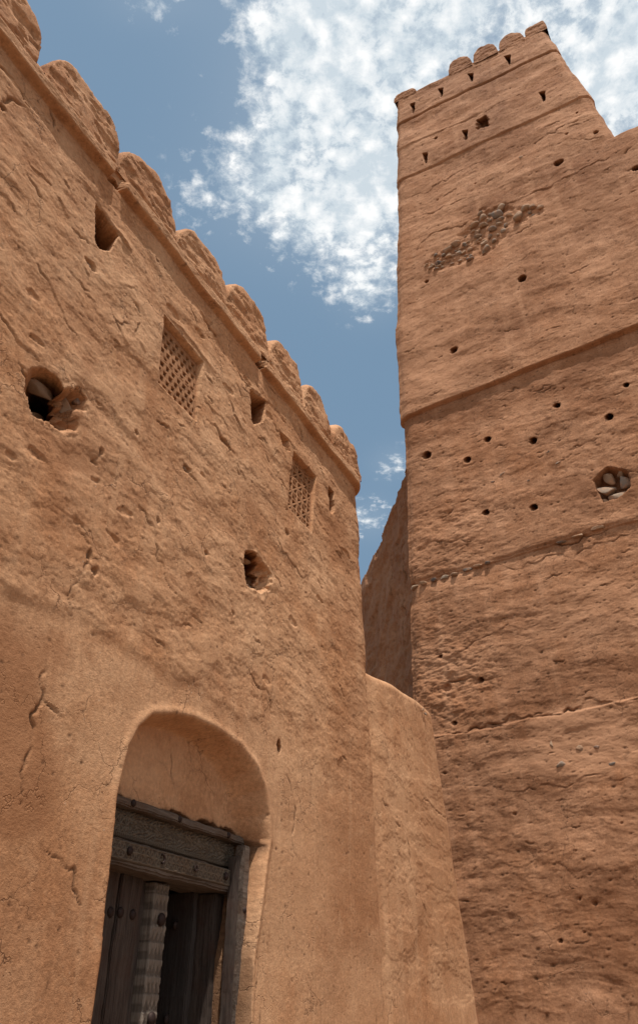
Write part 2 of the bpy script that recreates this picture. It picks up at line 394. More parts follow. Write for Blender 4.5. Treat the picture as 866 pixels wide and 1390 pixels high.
for pts, w, dp, lip in (
    ([(2.704, 3.827), (2.788, 3.795), (2.795, 3.675), (2.747, 3.533), (2.74, 3.389)], .005, .012, .004),
    ([(2.66, 3.12), (2.648, 2.984), (2.693, 2.888), (2.645, 2.793), (2.668, 2.60), (2.69, 2.4)], .007, .022, .006),
    ([(2.693, 2.888), (2.80, 2.85), (2.90, 2.862)], .005, .014, .003),
    ([(1.36, 5.95), (1.393, 6.036), (1.41, 6.177), (1.52, 6.3)], .012, .028, .008), ([(1.67, 6.55), (1.73, 6.50), (1.754, 6.42)], .008, .02, .006),
    ([(1.10, 6.36), (1.286, 6.368), (1.409, 6.385), (1.55, 6.33)], .008, .02, .008),
    ([(3.38, 6.411), (3.518, 6.367), (3.643, 6.305), (3.759, 6.322)], .011, .032, .012),
    ([(2.731, 4.462), (2.731, 4.366), (2.69, 4.3)], .007, .018, .004), ([(3.45, 4.87), (3.565, 4.837), (3.685, 4.801)], .010, .024, .008),
    ([(1.765, 5.247), (1.95, 5.251), (2.214, 5.095), (2.343, 5.041)], .006, .014, .006), ([(2.729, 4.764), (2.793, 4.708), (2.857, 4.652)], .006, .016, .004),
    ([(1.82, 4.711), (1.994, 4.638), (2.136, 4.626)], .008, .02, .008), ([(3.677, 5.601), (3.80, 5.55), (3.926, 5.581), (4.05, 5.50)], .008, .022, .008),
    ([(4.0, 5.83), (4.084, 5.755), (4.302, 5.667)], .008, .018, .008), ([(3.719, 5.374), (3.894, 5.426), (4.055, 5.36), (4.15, 5.22)], .009, .022, .01),
    ([(4.10, 6.22), (4.201, 6.194)], .007, .016, .006), ([(4.75, 6.12), (4.962, 6.079), (5.276, 6.10)], .008, .018, .014),
    ([(5.2, 6.5), (5.32, 6.42), (5.30, 6.30)], .006, .016, .005), ([(6.2, 5.2), (6.28, 5.0), (6.21, 4.8)], .005, .012, .004),
    ([(3.08, 4.3), (3.3, 4.19), (3.38, 3.98), (3.62, 3.86)], .005, .012, .006), ([(4.9, 5.0), (5.2, 4.86), (5.5, 4.9)], .005, .012, .006),
    ([(1.9, 5.9), (2.1, 5.78), (2.3, 5.8)], .006, .014, .008), ([(2.55, 5.5), (2.75, 5.33), (2.95, 5.3)], .006, .014, .008),
    ([(5.15, 3.1), (5.3, 2.95), (5.28, 2.7), (5.4, 2.55)], .005, .012, .003), ([(2.9, 2.25), (3.1, 2.2), (3.2, 2.06)], .005, .012, .003),
    ([(4.55, 3.7), (4.8, 3.62), (4.95, 3.45)], .005, .012, .004)):
    crack(D, A, U, VV, pts, w, dp, lip)
for i in range(120):     # short random flake edges, mostly level
    cx, cy = random.uniform(1.2, 6.6), random.choice((random.uniform(3.4, 6.5), random.uniform(5.2, 6.5)))
    L_ = random.uniform(.05, .20); an = random.gauss(-.15, .45)
    crack(D, A, U, VV, [(cx, cy), (cx + L_ / 2 * math.cos(an), cy + L_ / 2 * math.sin(an) + random.uniform(-.02, .02)), (cx + L_ * math.cos(an), cy + L_ * math.sin(an))], random.uniform(.003, .007), random.uniform(.006, .018), random.uniform(.003, .009), .25, .05)
# niche with its round arch
ARCH = [(3.37, 0), (3.368, 1.854), (3.32, 2.557), (3.33, 2.66), (3.36, 2.834), (3.42, 2.957), (3.536, 3.057), (3.728, 3.127), (3.944, 3.157), (4.207, 3.162), (4.498, 3.131), (4.713, 3.055), (4.847, 2.935), (4.932, 2.78), (4.950, 2.62), (4.905, 2.47), (4.85, 2.148), (4.80, 1.93), (4.79, 0)]
k = box(U, VV, ARCH, .25); u, v = U[k], VV[k]
sd = poly_sd(u, v, ARCH) + .006 * fbm(u * 5, v * 5, 3, 25)
rimw = .012 + .04 * sst(v, 2.45, 2.7) + .10 * sst(v, 2.5, 2.8) * sst(u, 4.1, 4.8)
f_ = sst(sd, 0, rimw)
back = -.205 + .010 * fbm(u * 2.5, v * 2.5, 3, 26) + .002 * fbm(u * 14, v * 14, 3, 27)
D[k] = D[k] * (1 - f_) + back * f_
T[k] = T[k] * (1 - f_) + f_ * (.18 + .5 * fbm(u * 1.5, v * 1.5, 3, 28)); A[k] *= (1 - f_); A[k] += .30 * f_ * sst(u, 4.6, 4.75) * sst(v, 2.75, 2.5)  # right reveal painted darker to look shaded
D[k] += .012 * np.exp(-((sd + .015) / .03)**2)
# the ragged lower edge of the arch plaster, with the deep door void under it
DOORV = [(3.43, -1)] + jag([(3.43, 2.72), (3.56, 2.665), (3.66, 2.635), (4.0, 2.645), (4.126, 2.660), (4.56, 2.675), (4.80, 2.668), (4.88, 2.62)], .10, 3) + [(4.925, 2.58), (4.865, 2.46), (4.830, 2.15), (4.792, 1.93), (4.782, -1)]
k = box(U, VV, DOORV, .1); u, v = U[k], VV[k]
sd = poly_sd(u, v, DOORV) + .014 * fbm(u * 22, v * 22, 3, 29) * sst(v, 2.5, 2.58)
D[k] = D[k] * (1 - sst(sd, 0, .012)) - 3.2 * sst(sd, 0, .012); A[k] = np.maximum(A[k], np.exp(-(sd / .012)**2) * .8)
crack(D, A, U, VV, [(4.135, 2.665), (4.12, 2.78), (4.05, 2.88), (4.03, 3.04), (4.06, 3.14)], .004, .012, .002, .12)
crack(D, A, U, VV, [(3.62, 2.93), (3.80, 2.91), (4.03, 2.87)], .003, .006, .001, .12)
crack(D, A, U, VV, [(3.50, 2.83), (3.55, 2.72), (3.60, 2.66)], .006, .014, .002, .12)
uc, rr = 6.80, .22
A = np.maximum(A, DEEP_SHADE); fade = 1 - sst(U, 7.2, 8.5) * .6
D *= fade
x, y, nx, ny = corner_path(U, uc, rr, D1, N1, O1, 5)
bt = (6.55 - VV) * .062 * sst(U, 5.8, 6.8)       # the corner leans
x = x + D1[0] * bt; y = y + D1[1] * bt
X = x + nx * D + D1[0] * SHU; Y = y + ny * D + D1[1] * SHU; Z = VV + SHV
SHU = SHV = None
# rounded top rolling inwards
rows = [(.012, .01), (.02, .03), (.022, .08), (.022, .45), (-.9, .46), (-.9, 1.2)]
Xt, Yt, Zt = [X], [Y], [Z]
for dz, ins in rows:
    Xt.append((x[-1] - nx[-1] * (ins + .0))[None]); Yt.append((y[-1] - ny[-1] * ins)[None]); Zt.append((VV[-1] + dz)[None])
X = np.vstack(Xt); Y = np.vstack(Yt); Z = np.vstack(Zt)
pad = np.zeros((len(rows), X.shape[1]))
wall = link('wall', grid_mesh('wall', X, Y, Z, {'tone': np.vstack([T, pad]), 'dirt_shade': np.vstack([A, pad])}), None, M_L); part_keep(wall, bld)
# hidden rear and near-end walls and the roof terrace
bm = bmesh.new()
def quad(*p): bm.faces.new([bm.verts.new(q) for q in p])
quad(PL(-6, 0, 0), PL(-6, 0, -6), PL(-6, 6.9, -6), PL(-6, 6.9, -.02)); quad(PL(-6, 0, -6), PL(7.0, 0, -6), PL(7.0, 6.9, -6), PL(-6, 6.9, -6))
quad(PL(-6, 5.95, -.4), PL(6.5, 5.95, -.4), PL(6.5, 5.95, -6.0), PL(-6, 5.95, -6.0)); part_keep(bm_obj('rear_wall', bm, M_L), bld)

# merlons: rounded slabs with an eroded face
def merlon(name, root, P, u0, u1, z0, top, T_=.30, set_=.02, seed=0, flat=2.0, res=.011, mat=None, tilt=0., n_back=24, rough=1.0):
    w = (u1 - u0) / 2; cu = (u0 + u1) / 2
    na = int(2.2 * w / res * Q); a = np.sin(np.linspace(-np.pi / 2, np.pi / 2, na))
    H = top - z0
    rng = np.random.RandomState(seed)
    sk = rng.uniform(-.12, .12)
    prof = .17 * H + .83 * H * np.power(np.clip(1 - np.abs(a)**flat, 0, 1), 1 / 2.1) * (1 + sk * a)
    prof = prof * (1 + .05 * perlin(a * 2.2 + seed, a * 0 + seed * .37, 3))
    nb = int(H / res * Q); b = np.linspace(0, 1, nb)
    r = T_ / 2
    th = np.linspace(0, np.pi, n_back)
    rowsz = []; rowsy = []
    for bb in b: rowsz.append(bb * (prof - .30 * r * 2) - .03); rowsy.append(np.zeros(na))
    for t_ in th[1:]:
        rowsz.append(prof - .60 * r + .60 * r * np.sin(t_) - .03 * 0); rowsy.append(-(r - r * np.cos(t_)) + np.zeros(na))
    for bb in (.5, 0.): rowsz.append(bb * (prof - .3 * T_) - .03); rowsy.append(np.full(na, -T_))
    Zl = np.array(rowsz); Yl = np.array(rowsy); Al = np.repeat(a[None], len(Zl), 0) * w
    # end closing
    Ug = cu + Al; Vg = z0 + Zl + tilt * Al; Og = Yl
    s_ = seed * 3.7
    Dm = np.zeros(Ug.shape); Am = np.zeros(Ug.shape)
    Dm += rough * .016 * fbm(Ug * 2.3 + s_, Vg * 2.8 + Og * 3, 3, 201)
    nn_ = fbm(Ug * 3 + s_, Vg * 6 + Og * 4, 4, 202, .55)
    Dm += rough * .011 * terrace(nn_, (-.2, .02, .2), .02)
    Dm += rough * .003 * fbm(Ug * 13, Vg * 15 + Og * 13, 4, 203)
    rg_ = np.maximum(ridged(Ug * 3.3 + s_, Vg * 4.4 + Og * 4, 2, 204) - .84, 0); Dm += -.05 * rg_ * rough; Am += np.clip(rg_ * 4, 0, .5)
    pits(Dm, Am, Ug, Vg + Og, .07, .4, .010, .010, 205 + seed)
    rs = random.Random(seed)
    for i in range(3 if rough > .7 else 0):
        cx, cy = rs.uniform(u0 + .15, u1 - .2), z0 + rs.uniform(.08, .7) * H
        an = rs.uniform(-.9, .3); L_ = rs.uniform(.1, .25)
        crack(Dm, Am, Ug, Vg + 10 * (Og < -.01), [(cx, cy), (cx + L_ * .5 * math.cos(an), cy + L_ * .5 * math.sin(an) + .02), (cx + L_ * math.cos(an), cy + L_ * math.sin(an))], .007, .025, .012, .25, .06)
    # displace along approximate normals from finite differences
    Pu = np.stack([np.gradient(Ug, axis=1), np.gradient(Og, axis=1), np.gradient(Vg, axis=1)], -1)
    Pv = np.stack([np.gradient(Ug, axis=0), np.gradient(Og, axis=0), np.gradient(Vg, axis=0)], -1)
    Nn = np.cross(Pv, Pu); Nn /= np.linalg.norm(Nn, axis=-1, keepdims=True) + 1e-9
    fz = sst(1 - np.abs(Al / w), 0, .03)
    Nn[..., 2] *= .8
    Uf = Ug - Nn[..., 0] * Dm * -1 * fz; Of = Og + set_ * -1 + Dm * np.where(Og < -T_ * .6, -1, 1) * fz; Vf = Vg + np.abs(Nn[..., 2]) * Dm * fz
    Uf = Ug + .4 * Dm * np.sign(Al) * np.abs(Al / w)**3
    O_, D_, N_ = P
    X = O_[0] + D_[0] * Uf + N_[0] * Of; Y = O_[1] + D_[1] * Uf + N_[1] * Of
    if P is FT: X = X - N_[0] * BAT * Vf; Y = Y - N_[1] * BAT * Vf
    Tn = .3 * fbm(Ug * 2 + s_, Vg * 2, 3, 206) - .1
    o = link('merlon', grid_mesh('merlon', X, Y, Vf, {'tone': Tn, 'dirt_shade': Am}), None, mat or M_L)
    part_keep(o, root)
    return o
FL = (O1, D1, N1); FT = (C2, D2, N2)
for i, (a_, b_, t_) in enumerate(((.74, 1.475, 7.235), (1.565, 2.315, 7.235), (2.33, 3.055, 7.235), (3.085, 3.81, 7.215), (3.83, 4.585, 7.315), (4.615, 5.30, 7.275), (5.345, 6.01, 7.25), (6.06, 6.79, 7.215))):
    merlon('merlon', bld, FL, a_, b_, 6.77, t_ + .01, .26, -.004, 10 + i, 2.6, rough=.62)

# lattice windows (pierced clay screens)
def lattice(P, quadc, depth, kind, root, lab):
    (ax, ay), (bx, by), (cx, cy), (dx, dy) = quadc     # TL TR BR BL
    n_ = int(330 * Q); s, t = np.meshgrid(np.linspace(-.03, 1.03, n_), np.linspace(-.03, 1.03, int(n_ * 1.15)))
    u = (ax * (1 - s) + bx * s) * t + (dx * (1 - s) + cx * s) * (1 - t); v = (ay * (1 - s) + by * s) * t + (dy * (1 - s) + cy * s) * (1 - t)
    W = bx - ax; H = ay - dy
    px = s * W; py = t * H
    if kind == 0:
        pch = .0735; sl = .0
        q1 = px / pch; q2 = py / (pch * .92)
        row = np.floor(q2); fx = q1 + .5 * (row % 2); fx = fx - np.floor(fx) - .5; fy = q2 - row - .5
        jx = .06 * perlin(px * 9, py * 9, 301); jy = .06 * perlin(px * 9, py * 9, 302)
        hole = sst(np.maximum(np.abs(fx + jx) * 1.12, np.abs(fy + jy)), .33, .29)
        bar = np.exp(-((py - H * .47 + .0 * px) / .018)**4)
        hole = hole * (1 - bar)
        e = np.minimum(np.minimum(s, 1 - s) * W, np.minimum(t, 1 - t) * H); hole *= sst(e, .02, .028)
    else:
        pch = .105
        q1 = px / pch; q2 = py / (pch * .84)
        ix = np.floor(q1); fx = q1 - ix; iy = np.floor(q2); fy = q2 - iy
        fl = (ix + iy) % 2 == 0; fx = np.where(fl, fx, 1 - fx)
        b1 = np.minimum(np.minimum(fx, 1 - fx), np.minimum(fy, 1 - fy)); dg = np.abs(fx - fy) * .707
        hole = sst(np.minimum(b1, dg), .095, .135)
        e = np.minimum(np.minimum(s, 1 - s) * W, np.minimum(t, 1 - t) * H); hole *= sst(e, .03, .038)
    out = -(depth * .30 + depth * .95 * np.clip(t, 0, 1)**1.3) + .004 * fbm(px * 12, py * 12, 3, 303) - .11 * hole
    O_, D_, N_ = P
    X = O_[0] + D_[0] * u + N_[0] * out; Y = O_[1] + D_[1] * u + N_[1] * out
    o = link('lattice_window', grid_mesh('lattice_window', X, Y, v, {'tone': -.15 - .35 * hole, 'dirt_shade': 1.0 * hole}), None, M_S)  # holes painted dark in place of the unlit space behind
    if lab: o['label'] = lab
    part_keep(o, root)
lattice(FL, W1, .042, 0, bld, 'clay lattice pierced with small square holes')
lattice(FL, W2, .035, 1, bld, 'clay lattice pierced with triangular holes')

# stones showing in walls
from mathutils import Vector
ANG = 16
def surf(Ua, Va, Da, u, v):
    i = min(int(np.searchsorted(Va, v)), len(Va) - 1); j = min(int(np.searchsorted(Ua[i], u)), Ua.shape[1] - 1)
    return float(Da[i, j])
def stone(root, P, u, v, out, a, b, c, rot, seed, lab=None):
    bm = bmesh.new(); bmesh.ops.create_icosphere(bm, subdivisions=3, radius=1)
    rs = random.Random(seed); ph = [rs.uniform(0, 6) for _ in range(6)]; ex = rs.uniform(.75, 1.0)
    O_, D_, N_ = P
    ca, sa = math.cos(rot), math.sin(rot)
    cuts = [(Vector((rs.gauss(0, 1), rs.gauss(0, 1), rs.gauss(0, 1))).normalized(), rs.uniform(.55, .85) if ANG < 10 else rs.uniform(.42, .72)) for _ in range(ANG)]
    for w in bm.verts:
        for n_, d_ in cuts:
            q_ = w.co.dot(n_)
            if q_ > d_: w.co -= n_ * (q_ - d_) * .9
        x_, y_, z_ = w.co
        k = 1 + .10 * math.sin(2.1 * x_ + ph[0]) * math.sin(2.4 * y_ + ph[1]) + .08 * math.sin(3.3 * z_ + ph[2] + x_) + .03 * math.sin(7 * x_ + ph[3]) * math.sin(6 * z_ + ph[4])
        x_ = math.copysign(abs(x_)**ex, x_) * a * k; z_ = math.copysign(abs(z_)**ex, z_) * b * k; y_ = y_ * c * k
        uu = u + x_ * ca - z_ * sa; vv = v + x_ * sa + z_ * ca; oo = out + y_
        f = BAT * vv if P is FT else 0
        w.co = (O_[0] + D_[0] * uu + N_[0] * (oo - f), O_[1] + D_[1] * uu + N_[1] * (oo - f), vv)
    o = bm_obj('stone', bm, M_ST, None, True); part_keep(o, root)
    return o
for i, (u, v, o_, a, b, c, r_) in enumerate(((2.50, 4.60, -.13, .10, .085, .09, .4), (2.30, 4.60, -.13, .14, .05, .07, .2), (2.50, 4.46, -.15, .07, .05, .06, 0), (2.46, 4.36, -.10, .08, .045, .05, -.2), (2.44, 4.53, -.30, .10, .06, .08, 0), (2.52, 4.66, -.06, .035, .03, .04, .3),
        (4.82, 4.55, -.19, .09, .08, .08, .2), (4.76, 4.41, -.15, .09, .05, .06, -.2), (4.83, 4.47, -.12, .05, .05, .05, 0), (4.64, 4.64, -.14, .06, .025, .05, .1), (4.50, 4.335, -.02, .03, .018, .02, .2), (4.58, 4.335, -.03, .035, .018, .02, -.1),
        (2.86, 3.66, -.02, .026, .02, .012, .2), (2.312, 5.664, -.025, .045, .025, .02, .1), (3.576, 4.836, -.022, .035, .016, .018, -.1), (4.0, 5.37, -.022, .04, .014, .016, .1), (3.331, 4.257, -.012, .012, .022, .012, 0), (2.80, 3.735, -.02, .012, .034, .012, 0))):
    stone(bld, FL, u, v, o_, a, b, c, r_, 400 + i)

# ---- door: frame > carved panel, lintel, jambs, studs;  leaves > planks
def wood_box(name, u0, u1, v0, v1, o0, o1, mat, root, bevel=.008, wob=.004, seed=0, lab=None):
    bm = bmesh.new(); bmesh.ops.create_cube(bm, size=1)
    for w in bm.verts: w.co = (u0 + (w.co.x + .5) * (u1 - u0), o0 + (w.co.y + .5) * (o1 - o0), v0 + (w.co.z + .5) * (v1 - v0))
    L_ = max(u1 - u0, v1 - v0); ax = 0 if (u1 - u0) >= (v1 - v0) else 2
    bmesh.ops.bevel(bm, geom=bm.edges[:], offset=bevel, segments=2, affect='EDGES')
    nseg = max(2, int(L_ / .05))
    lo = (u0, 0, v0)[ax]; hi = (u1, 0, v1)[ax]
    for i in range(1, nseg):
        pl = [0, 0, 0]; pl[ax] = lo + (hi - lo) * i / nseg; no = [0, 0, 0]; no[ax] = 1
        bmesh.ops.bisect_plane(bm, geom=bm.verts[:] + bm.edges[:] + bm.faces[:], plane_co=pl, plane_no=no)
    for w in bm.verts:
        t = w.co[ax]
        q = [0, 0, 0]
        for j in range(3):
            if j != ax: q[j] = wob * (math.sin(t * 9 + seed + j * 2) + .6 * math.sin(t * 23 + seed * 2 + j + (w.co[2 - ax] > (v0 + v1) / 2 if ax == 0 else w.co[0] > (u0 + u1) / 2)) + .4 * math.sin(t * 51 + seed * 3 + w.co.y * 40))
        u_, o_, z_ = w.co.x + q[0], w.co.y + q[1], w.co.z + q[2]
        w.co = PL(u_ + SH[0], z_ + SH[1], o_ + SH[2])
    bmesh.ops.recalc_face_normals(bm, faces=bm.faces[:])
    o = bm_obj(name, bm, mat, None); part_keep(o, root)
    if lab: o['label'] = lab
    return o
def carved(name, u0, u1, v0, v1, out, relief, mat, root, res=.003, thick=.08, bulge=None):
    nu_ = int((u1 - u0) / res * Q) + 2; nv_ = int((v1 - v0) / res * Q) + 2
    s, t = np.meshgrid(np.linspace(u0, u1, nu_), np.linspace(v0, v1, nv_))
    h, dirt_shade = relief(s, t)
    h = h + .0012 * fbm(s * 40, t * 90, 3, 333)
    ed = np.minimum(np.minimum(s - u0, u1 - s), np.minimum(t - v0, v1 - t)); h = h - .012 * (1 - sst(ed, 0, .010))
    Og = out + h
    ps = np.pad(s, 1, 'edge'); pt = np.pad(t, 1, 'edge'); po = np.pad(Og, 1, 'edge')
    po[0] = po[-1] = out - thick; po[:, 0] = po[:, -1] = out - thick
    ps = ps + SH[0]; po = po + SH[2]; X = O1[0] + D1[0] * ps + N1[0] * po; Y = O1[1] + D1[1] * ps + N1[1] * po
    o = link(name, grid_mesh(name, X, Y, pt + SH[1], {'dirt_shade': np.pad(dirt_shade, 1, 'edge')}), None, mat); part_keep(o, root)  # low parts of the carving are coloured darker
    return o
def studp(u, v, out, r, root):
    u, v, out = u + SH[0], v + SH[1], out + SH[2]
    bm = bmesh.new(); bmesh.ops.create_uvsphere(bm, u_segments=20, v_segments=12, radius=1)
    for w in bm.verts:
        a_, b_, c_ = w.co
        w.co = PL(u + a_ * r, v + c_ * r * 1.08, out + (b_ if b_ > 0 else b_ * .3) * r * .75)
    o = bm_obj('iron_stud', bm, M_I, None, True); part_keep(o, root); return o
SH = [.10, .022, -.065]
fr = wood_box('door_frame', 3.42, 4.845, 2.574, 2.618, -.30, -.105, M_WH, bld, .008, .003, 1)
def rel_panel(s, t):
    a = (s - 3.40); H = .142; b = (t - 2.432) / H
    d1_, r1 = cells(s / .05, t / .05, 501)
    sc = np.sin(s * 95 + 3.2 * np.sin(t * 70)) * np.cos(t * 110 + 2 * np.sin(s * 40))
    flor = .0045 * sst(sc, -.1, .35) + .0015 * np.cos(d1_ * 22)
    dia = np.abs(((a / .075) % 1) - .5) * 2 + np.abs(b - .5) * 1.6
    le = sst(s, 3.625, 3.62)      # bordered square at the left end
    bx = np.abs(((s - 3.40) / .055) % 1 - .5); by = np.abs(((t - 2.44) / .055) % 1 - .5)
    h1 = .005 * (np.abs(bx - by) < .09) + .004 * (np.maximum(bx, by) > .44)
    bord = np.exp(-((s - 3.635) / .006)**2) + np.exp(-((s - 3.665) / .005)**2)
    h = flor * (1 - le) + h1 * le + .006 * bord
    mid = np.exp(-((b - .86) / .06)**2) * .0
    diam = (np.abs((s - 4.00) / .03) + np.abs((t - 2.53) / .03)); dm2 = (np.abs((s - 4.16) / .03) + np.abs((t - 2.53) / .03))
    st = .005 * (.5 + .5 * np.sin((s + t) * 700))
    h = np.where(diam < 1, st, h); h = np.where(dm2 < 1, st, h)
    teeth = (.006 * sst(np.sin((s + t * .5) * 2 * np.pi / .019), -.2, .4) + .002) * sst(t, 2.452, 2.449) * sst(t, 2.425, 2.428)
    band = sst(t, 2.456, 2.450)
    h = h * (1 - band) + teeth * band + .002
    return h * 1.5, np.clip(.75 - h * 170, 0, .8)
carved('carved_panel', 3.40, 4.785, 2.418, 2.58, -.175, rel_panel, M_WC, fr)
def rel_beam(s, t):
    b = (t - 2.29) / .12
    ph = (s / .085) % 1 - .5
    q = np.hypot(ph * .085, (t - 2.35))
    an = np.arctan2(t - 2.35, ph * .085)
    ros = .0040 * sst(np.cos(an * 6), -.2, .3) * sst(q, .034, .03) + .003 * sst(q, .010, .007)
    ring = .004 * np.exp(-((q - .038) / .004)**2)
    ln = .004 * (np.exp(-((t - 2.392) / .003)**2) + np.exp(-((t - 2.307) / .003)**2))
    h = ros + ring + ln
    w = .6 + .5 * fbm(s * 6, t * 12, 3, 510)
    return h * w * 1.4, np.clip(.6 - h * 170, 0, .7)
wood_box('lintel_beam', 3.42, 4.775, 2.272, 2.405, -.42, -.112, M_WH, fr, .012, .003, 3)
carved('lintel_carving', 3.425, 4.77, 2.293, 2.402, -.103, rel_beam, M_WC, fr, .003, .02)
wood_box('jamb', 4.63, 4.745, 0, 2.266, -.80, -.20, M_WV, fr, .006, .003, 5)
def rel_jamb(s, t):
    h = .004 * sst(np.sin(t * 2 * np.pi / .05 + 3 * np.sin(s * 90)), -.1, .4)
    return h, np.clip(.5 - h * 100, 0, .5)
carved('jamb_carving', 4.747, 4.80, .1, 2.395, -.165, rel_jamb, M_WC, fr, .006, .10)
SH = [.028, 0, 0]
wood_box('batten', 4.712, 4.752, 0, 2.50, -.18, -.115, M_WV, fr, .006, .002, 6)
wood_box('batten', 4.758, 4.832, 0, 2.57, -.16, -.088, M_WH, fr, .008, .004, 7)
studp(4.79, 2.19, -.090, .018, fr)
SH = [.10, .022, -.065]
for u, v in ((3.581, 2.597), (4.036, 2.596), (4.60, 2.598)): studp(u, v, -.104, .019, fr)
for u, v in ((3.592, 2.352), (4.587, 2.352)): studp(u, v, -.095, .022, fr)
def ring(u, v, out, r, rt, root, half=False):
    u, v, out = u + SH[0], v + SH[1], out + SH[2]
    bm = bmesh.new(); n_, m_ = 24, 8; arc = math.pi * (1.1 if half else 2)
    R_ = []
    for i in range(n_):
        a_ = arc * i / (n_ - (1 if half else 0)) - math.pi / 2
        R_.append([bm.verts.new(PL(u + (r + rt * math.cos(2 * math.pi * j / m_)) * math.cos(a_), v + (r + rt * math.cos(2 * math.pi * j / m_)) * math.sin(a_), out + rt * math.sin(2 * math.pi * j / m_))) for j in range(m_)])
    for i in range(n_ - (1 if half else 0)):
        for j in range(m_): bm.faces.new((R_[i][j], R_[(i + 1) % n_][j], R_[(i + 1) % n_][(j + 1) % m_], R_[i][(j + 1) % m_]))
    o = bm_obj('iron_hook' if half else 'iron_ring', bm, M_I, None, True); part_keep(o, root)
ring(4.231, 2.350, -.088, .014, .005, fr); ring(3.88, 2.352, -.085, .022, .006, fr, True)
lf = wood_box('door_leaf', 3.42, 3.745, 0, 2.29, -.34, -.262, M_WV, bld, .006, .003, 11)
wood_box('plank', 3.752, 3.945, 0, 2.29, -.335, -.255, M_WV, lf, .006, .003, 12)
wood_box('plank', 3.955, 4.04, 0, 2.29, -.37, -.30, M_WV, lf, .006, .003, 13)
for u, v, o_ in ((3.56, 2.075, -.262), (3.775, 2.08, -.255), (3.885, 2.08, -.255), (3.70, 2.075, -.262), (3.56, 1.55, -.262), (3.80, 1.55, -.255)): studp(u, v, o_, .026, lf)
def rel_post(s, t):
    b = (t / .082) % 1; k = np.floor(t / .082)
    zig = np.abs(((s - 4.0) / .036) % 1 - .5) * 2
    h = .0045 * sst(b - .45 * zig, .05, .2) * sst(b, .92, .82)
    h = h + np.where(k % 3 == 0, .004 * sst(np.cos((s - 4.08) * 170) * np.cos(t * 60), 0, .5), 0)
    return h, np.clip(.6 - h * 110, 0, .6)
carved('centre_post', 4.045, 4.19, .1, 2.262, -.235, rel_post, M_WP, lf, .004, .12)
studp(4.12, 2.075, -.225, .032, lf); studp(4.12, 1.6, -.225, .032, lf)
lr = wood_box('door_leaf', 4.545, 4.60, 0, 2.27, -.62, -.30, M_WD, bld, .006, .003, 14, 'right hand door leaf swung inwards into the dark')
wood_box('plank', 4.545, 4.60, 0, 2.27, -1.0, -.625, M_WD, lr, .006, .003, 15)
for v in (2.09, 1.6):
    for o_ in (-.42, -.56, -.80): studp(4.540, v, o_, .026, lr)
bx_ = wood_box('ceiling_board', 3.2, 4.9, 2.30, 2.36, -3.0, -.43, M_WD, fr, .006, .003, 16)

# ================================================================== LOW WALL JOINED TO THE BUILDING
low = thing('low_wall', 'lower smooth mud wall with a rounded end, joined to the far corner of the building', 'wall', PL(8, 0, -.3))
S = np.concatenate([np.arange(6.3, 9.4, .0105 / Q), np.linspace(9.4, 11.0, 60)[1:]])
V = np.concatenate([np.linspace(0, 1.75, 30)[:-1], np.arange(1.75, 4.42, .0105 / Q)])
U, VV = np.meshgrid(S, V)
D = .43 * (.030 * fbm(U * .9, VV * .9, 3, 1) + .004 * fbm(U * 3.2, VV * 3.8, 3, 2) + .001 * fbm(U * 17, VV * 20, 3, 61))
A = np.zeros(U.shape); T = .18 + .5 * fbm(U * .8, VV * .8, 3, 71) 
D += .003 * terrace(fbm(U * 1.9, VV * 3.4, 4, 605), (-.2, .05, .25), .012)
D += -.06 * sst(U, 7.15, 6.6) + .006
pits(D, A, U, VV, .12, .4, .009, .007, 606)
for pts in ([(8.1, 3.45), (8.3, 3.55), (8.5, 3.5), (8.8, 3.55)], [(7.6, 3.1), (7.68, 2.9), (7.65, 2.75)], [(7.9, 2.6), (8.02, 2.45)], [(8.35, 4.50), (8.5, 4.35)], [(7.0, 3.3), (7.3, 3.15), (7.5, 3.2)]):
    crack(D, A, U, VV, pts, .006, .014, .004)
x, y, nx, ny = corner_path(U, 8.92, .28, D1, N1, O1, 2)
w_ = sst(U, 8.0, 8.95)
flare = np.interp(VV, [0, 2.19, 3.24, 3.92, 4.42], [1.20, .66, .36, .17, .03]) * w_
x = x + D1[0] * flare; y = y + D1[1] * flare
topv = 4.41 + .10 * sst(U, 6.9, 7.7) + .045 * sst(U, 7.7, 8.4) - .06 * sst(U, 8.55, 9.05)
Zz = VV + (topv - 4.42) * sst(VV, 3.9, 4.42)
X, Y, Z = [x + nx * D], [y + ny * D], [Zz]
for i in range(1, 9):
    a_ = math.pi / 2 * i / 8; rr = .09
    X.append((x[-1] + nx[-1] * (D[-1] - rr * (1 - math.cos(a_))))[None]); Y.append((y[-1] + ny[-1] * (D[-1] - rr * (1 - math.cos(a_))))[None]); Z.append((Zz[-1] + rr * math.sin(a_))[None])
X.append((x[-1] - nx[-1] * .30)[None]); Y.append((y[-1] - ny[-1] * .30)[None]); Z.append((Zz[-1] + .11)[None])
X.append((x[-1] - nx[-1] * .31)[None]); Y.append((y[-1] - ny[-1] * .31)[None]); Z.append((Zz[-1] - 1.5)[None])
X = np.vstack(X); Y = np.vstack(Y); Z = np.vstack(Z); pad = np.zeros((10, X.shape[1])) + .3
o = link('wall', grid_mesh('wall', X, Y, Z, {'tone': np.vstack([T, pad]), 'dirt_shade': np.vstack([A, pad * 0])}), None, M_L); part_keep(o, low)
for i, (u, v) in enumerate(((8.42, 4.50), (8.36, 4.53))): stone(low, FL, u, v + .01, .03, .035, .02, .02, .3, 450 + i)

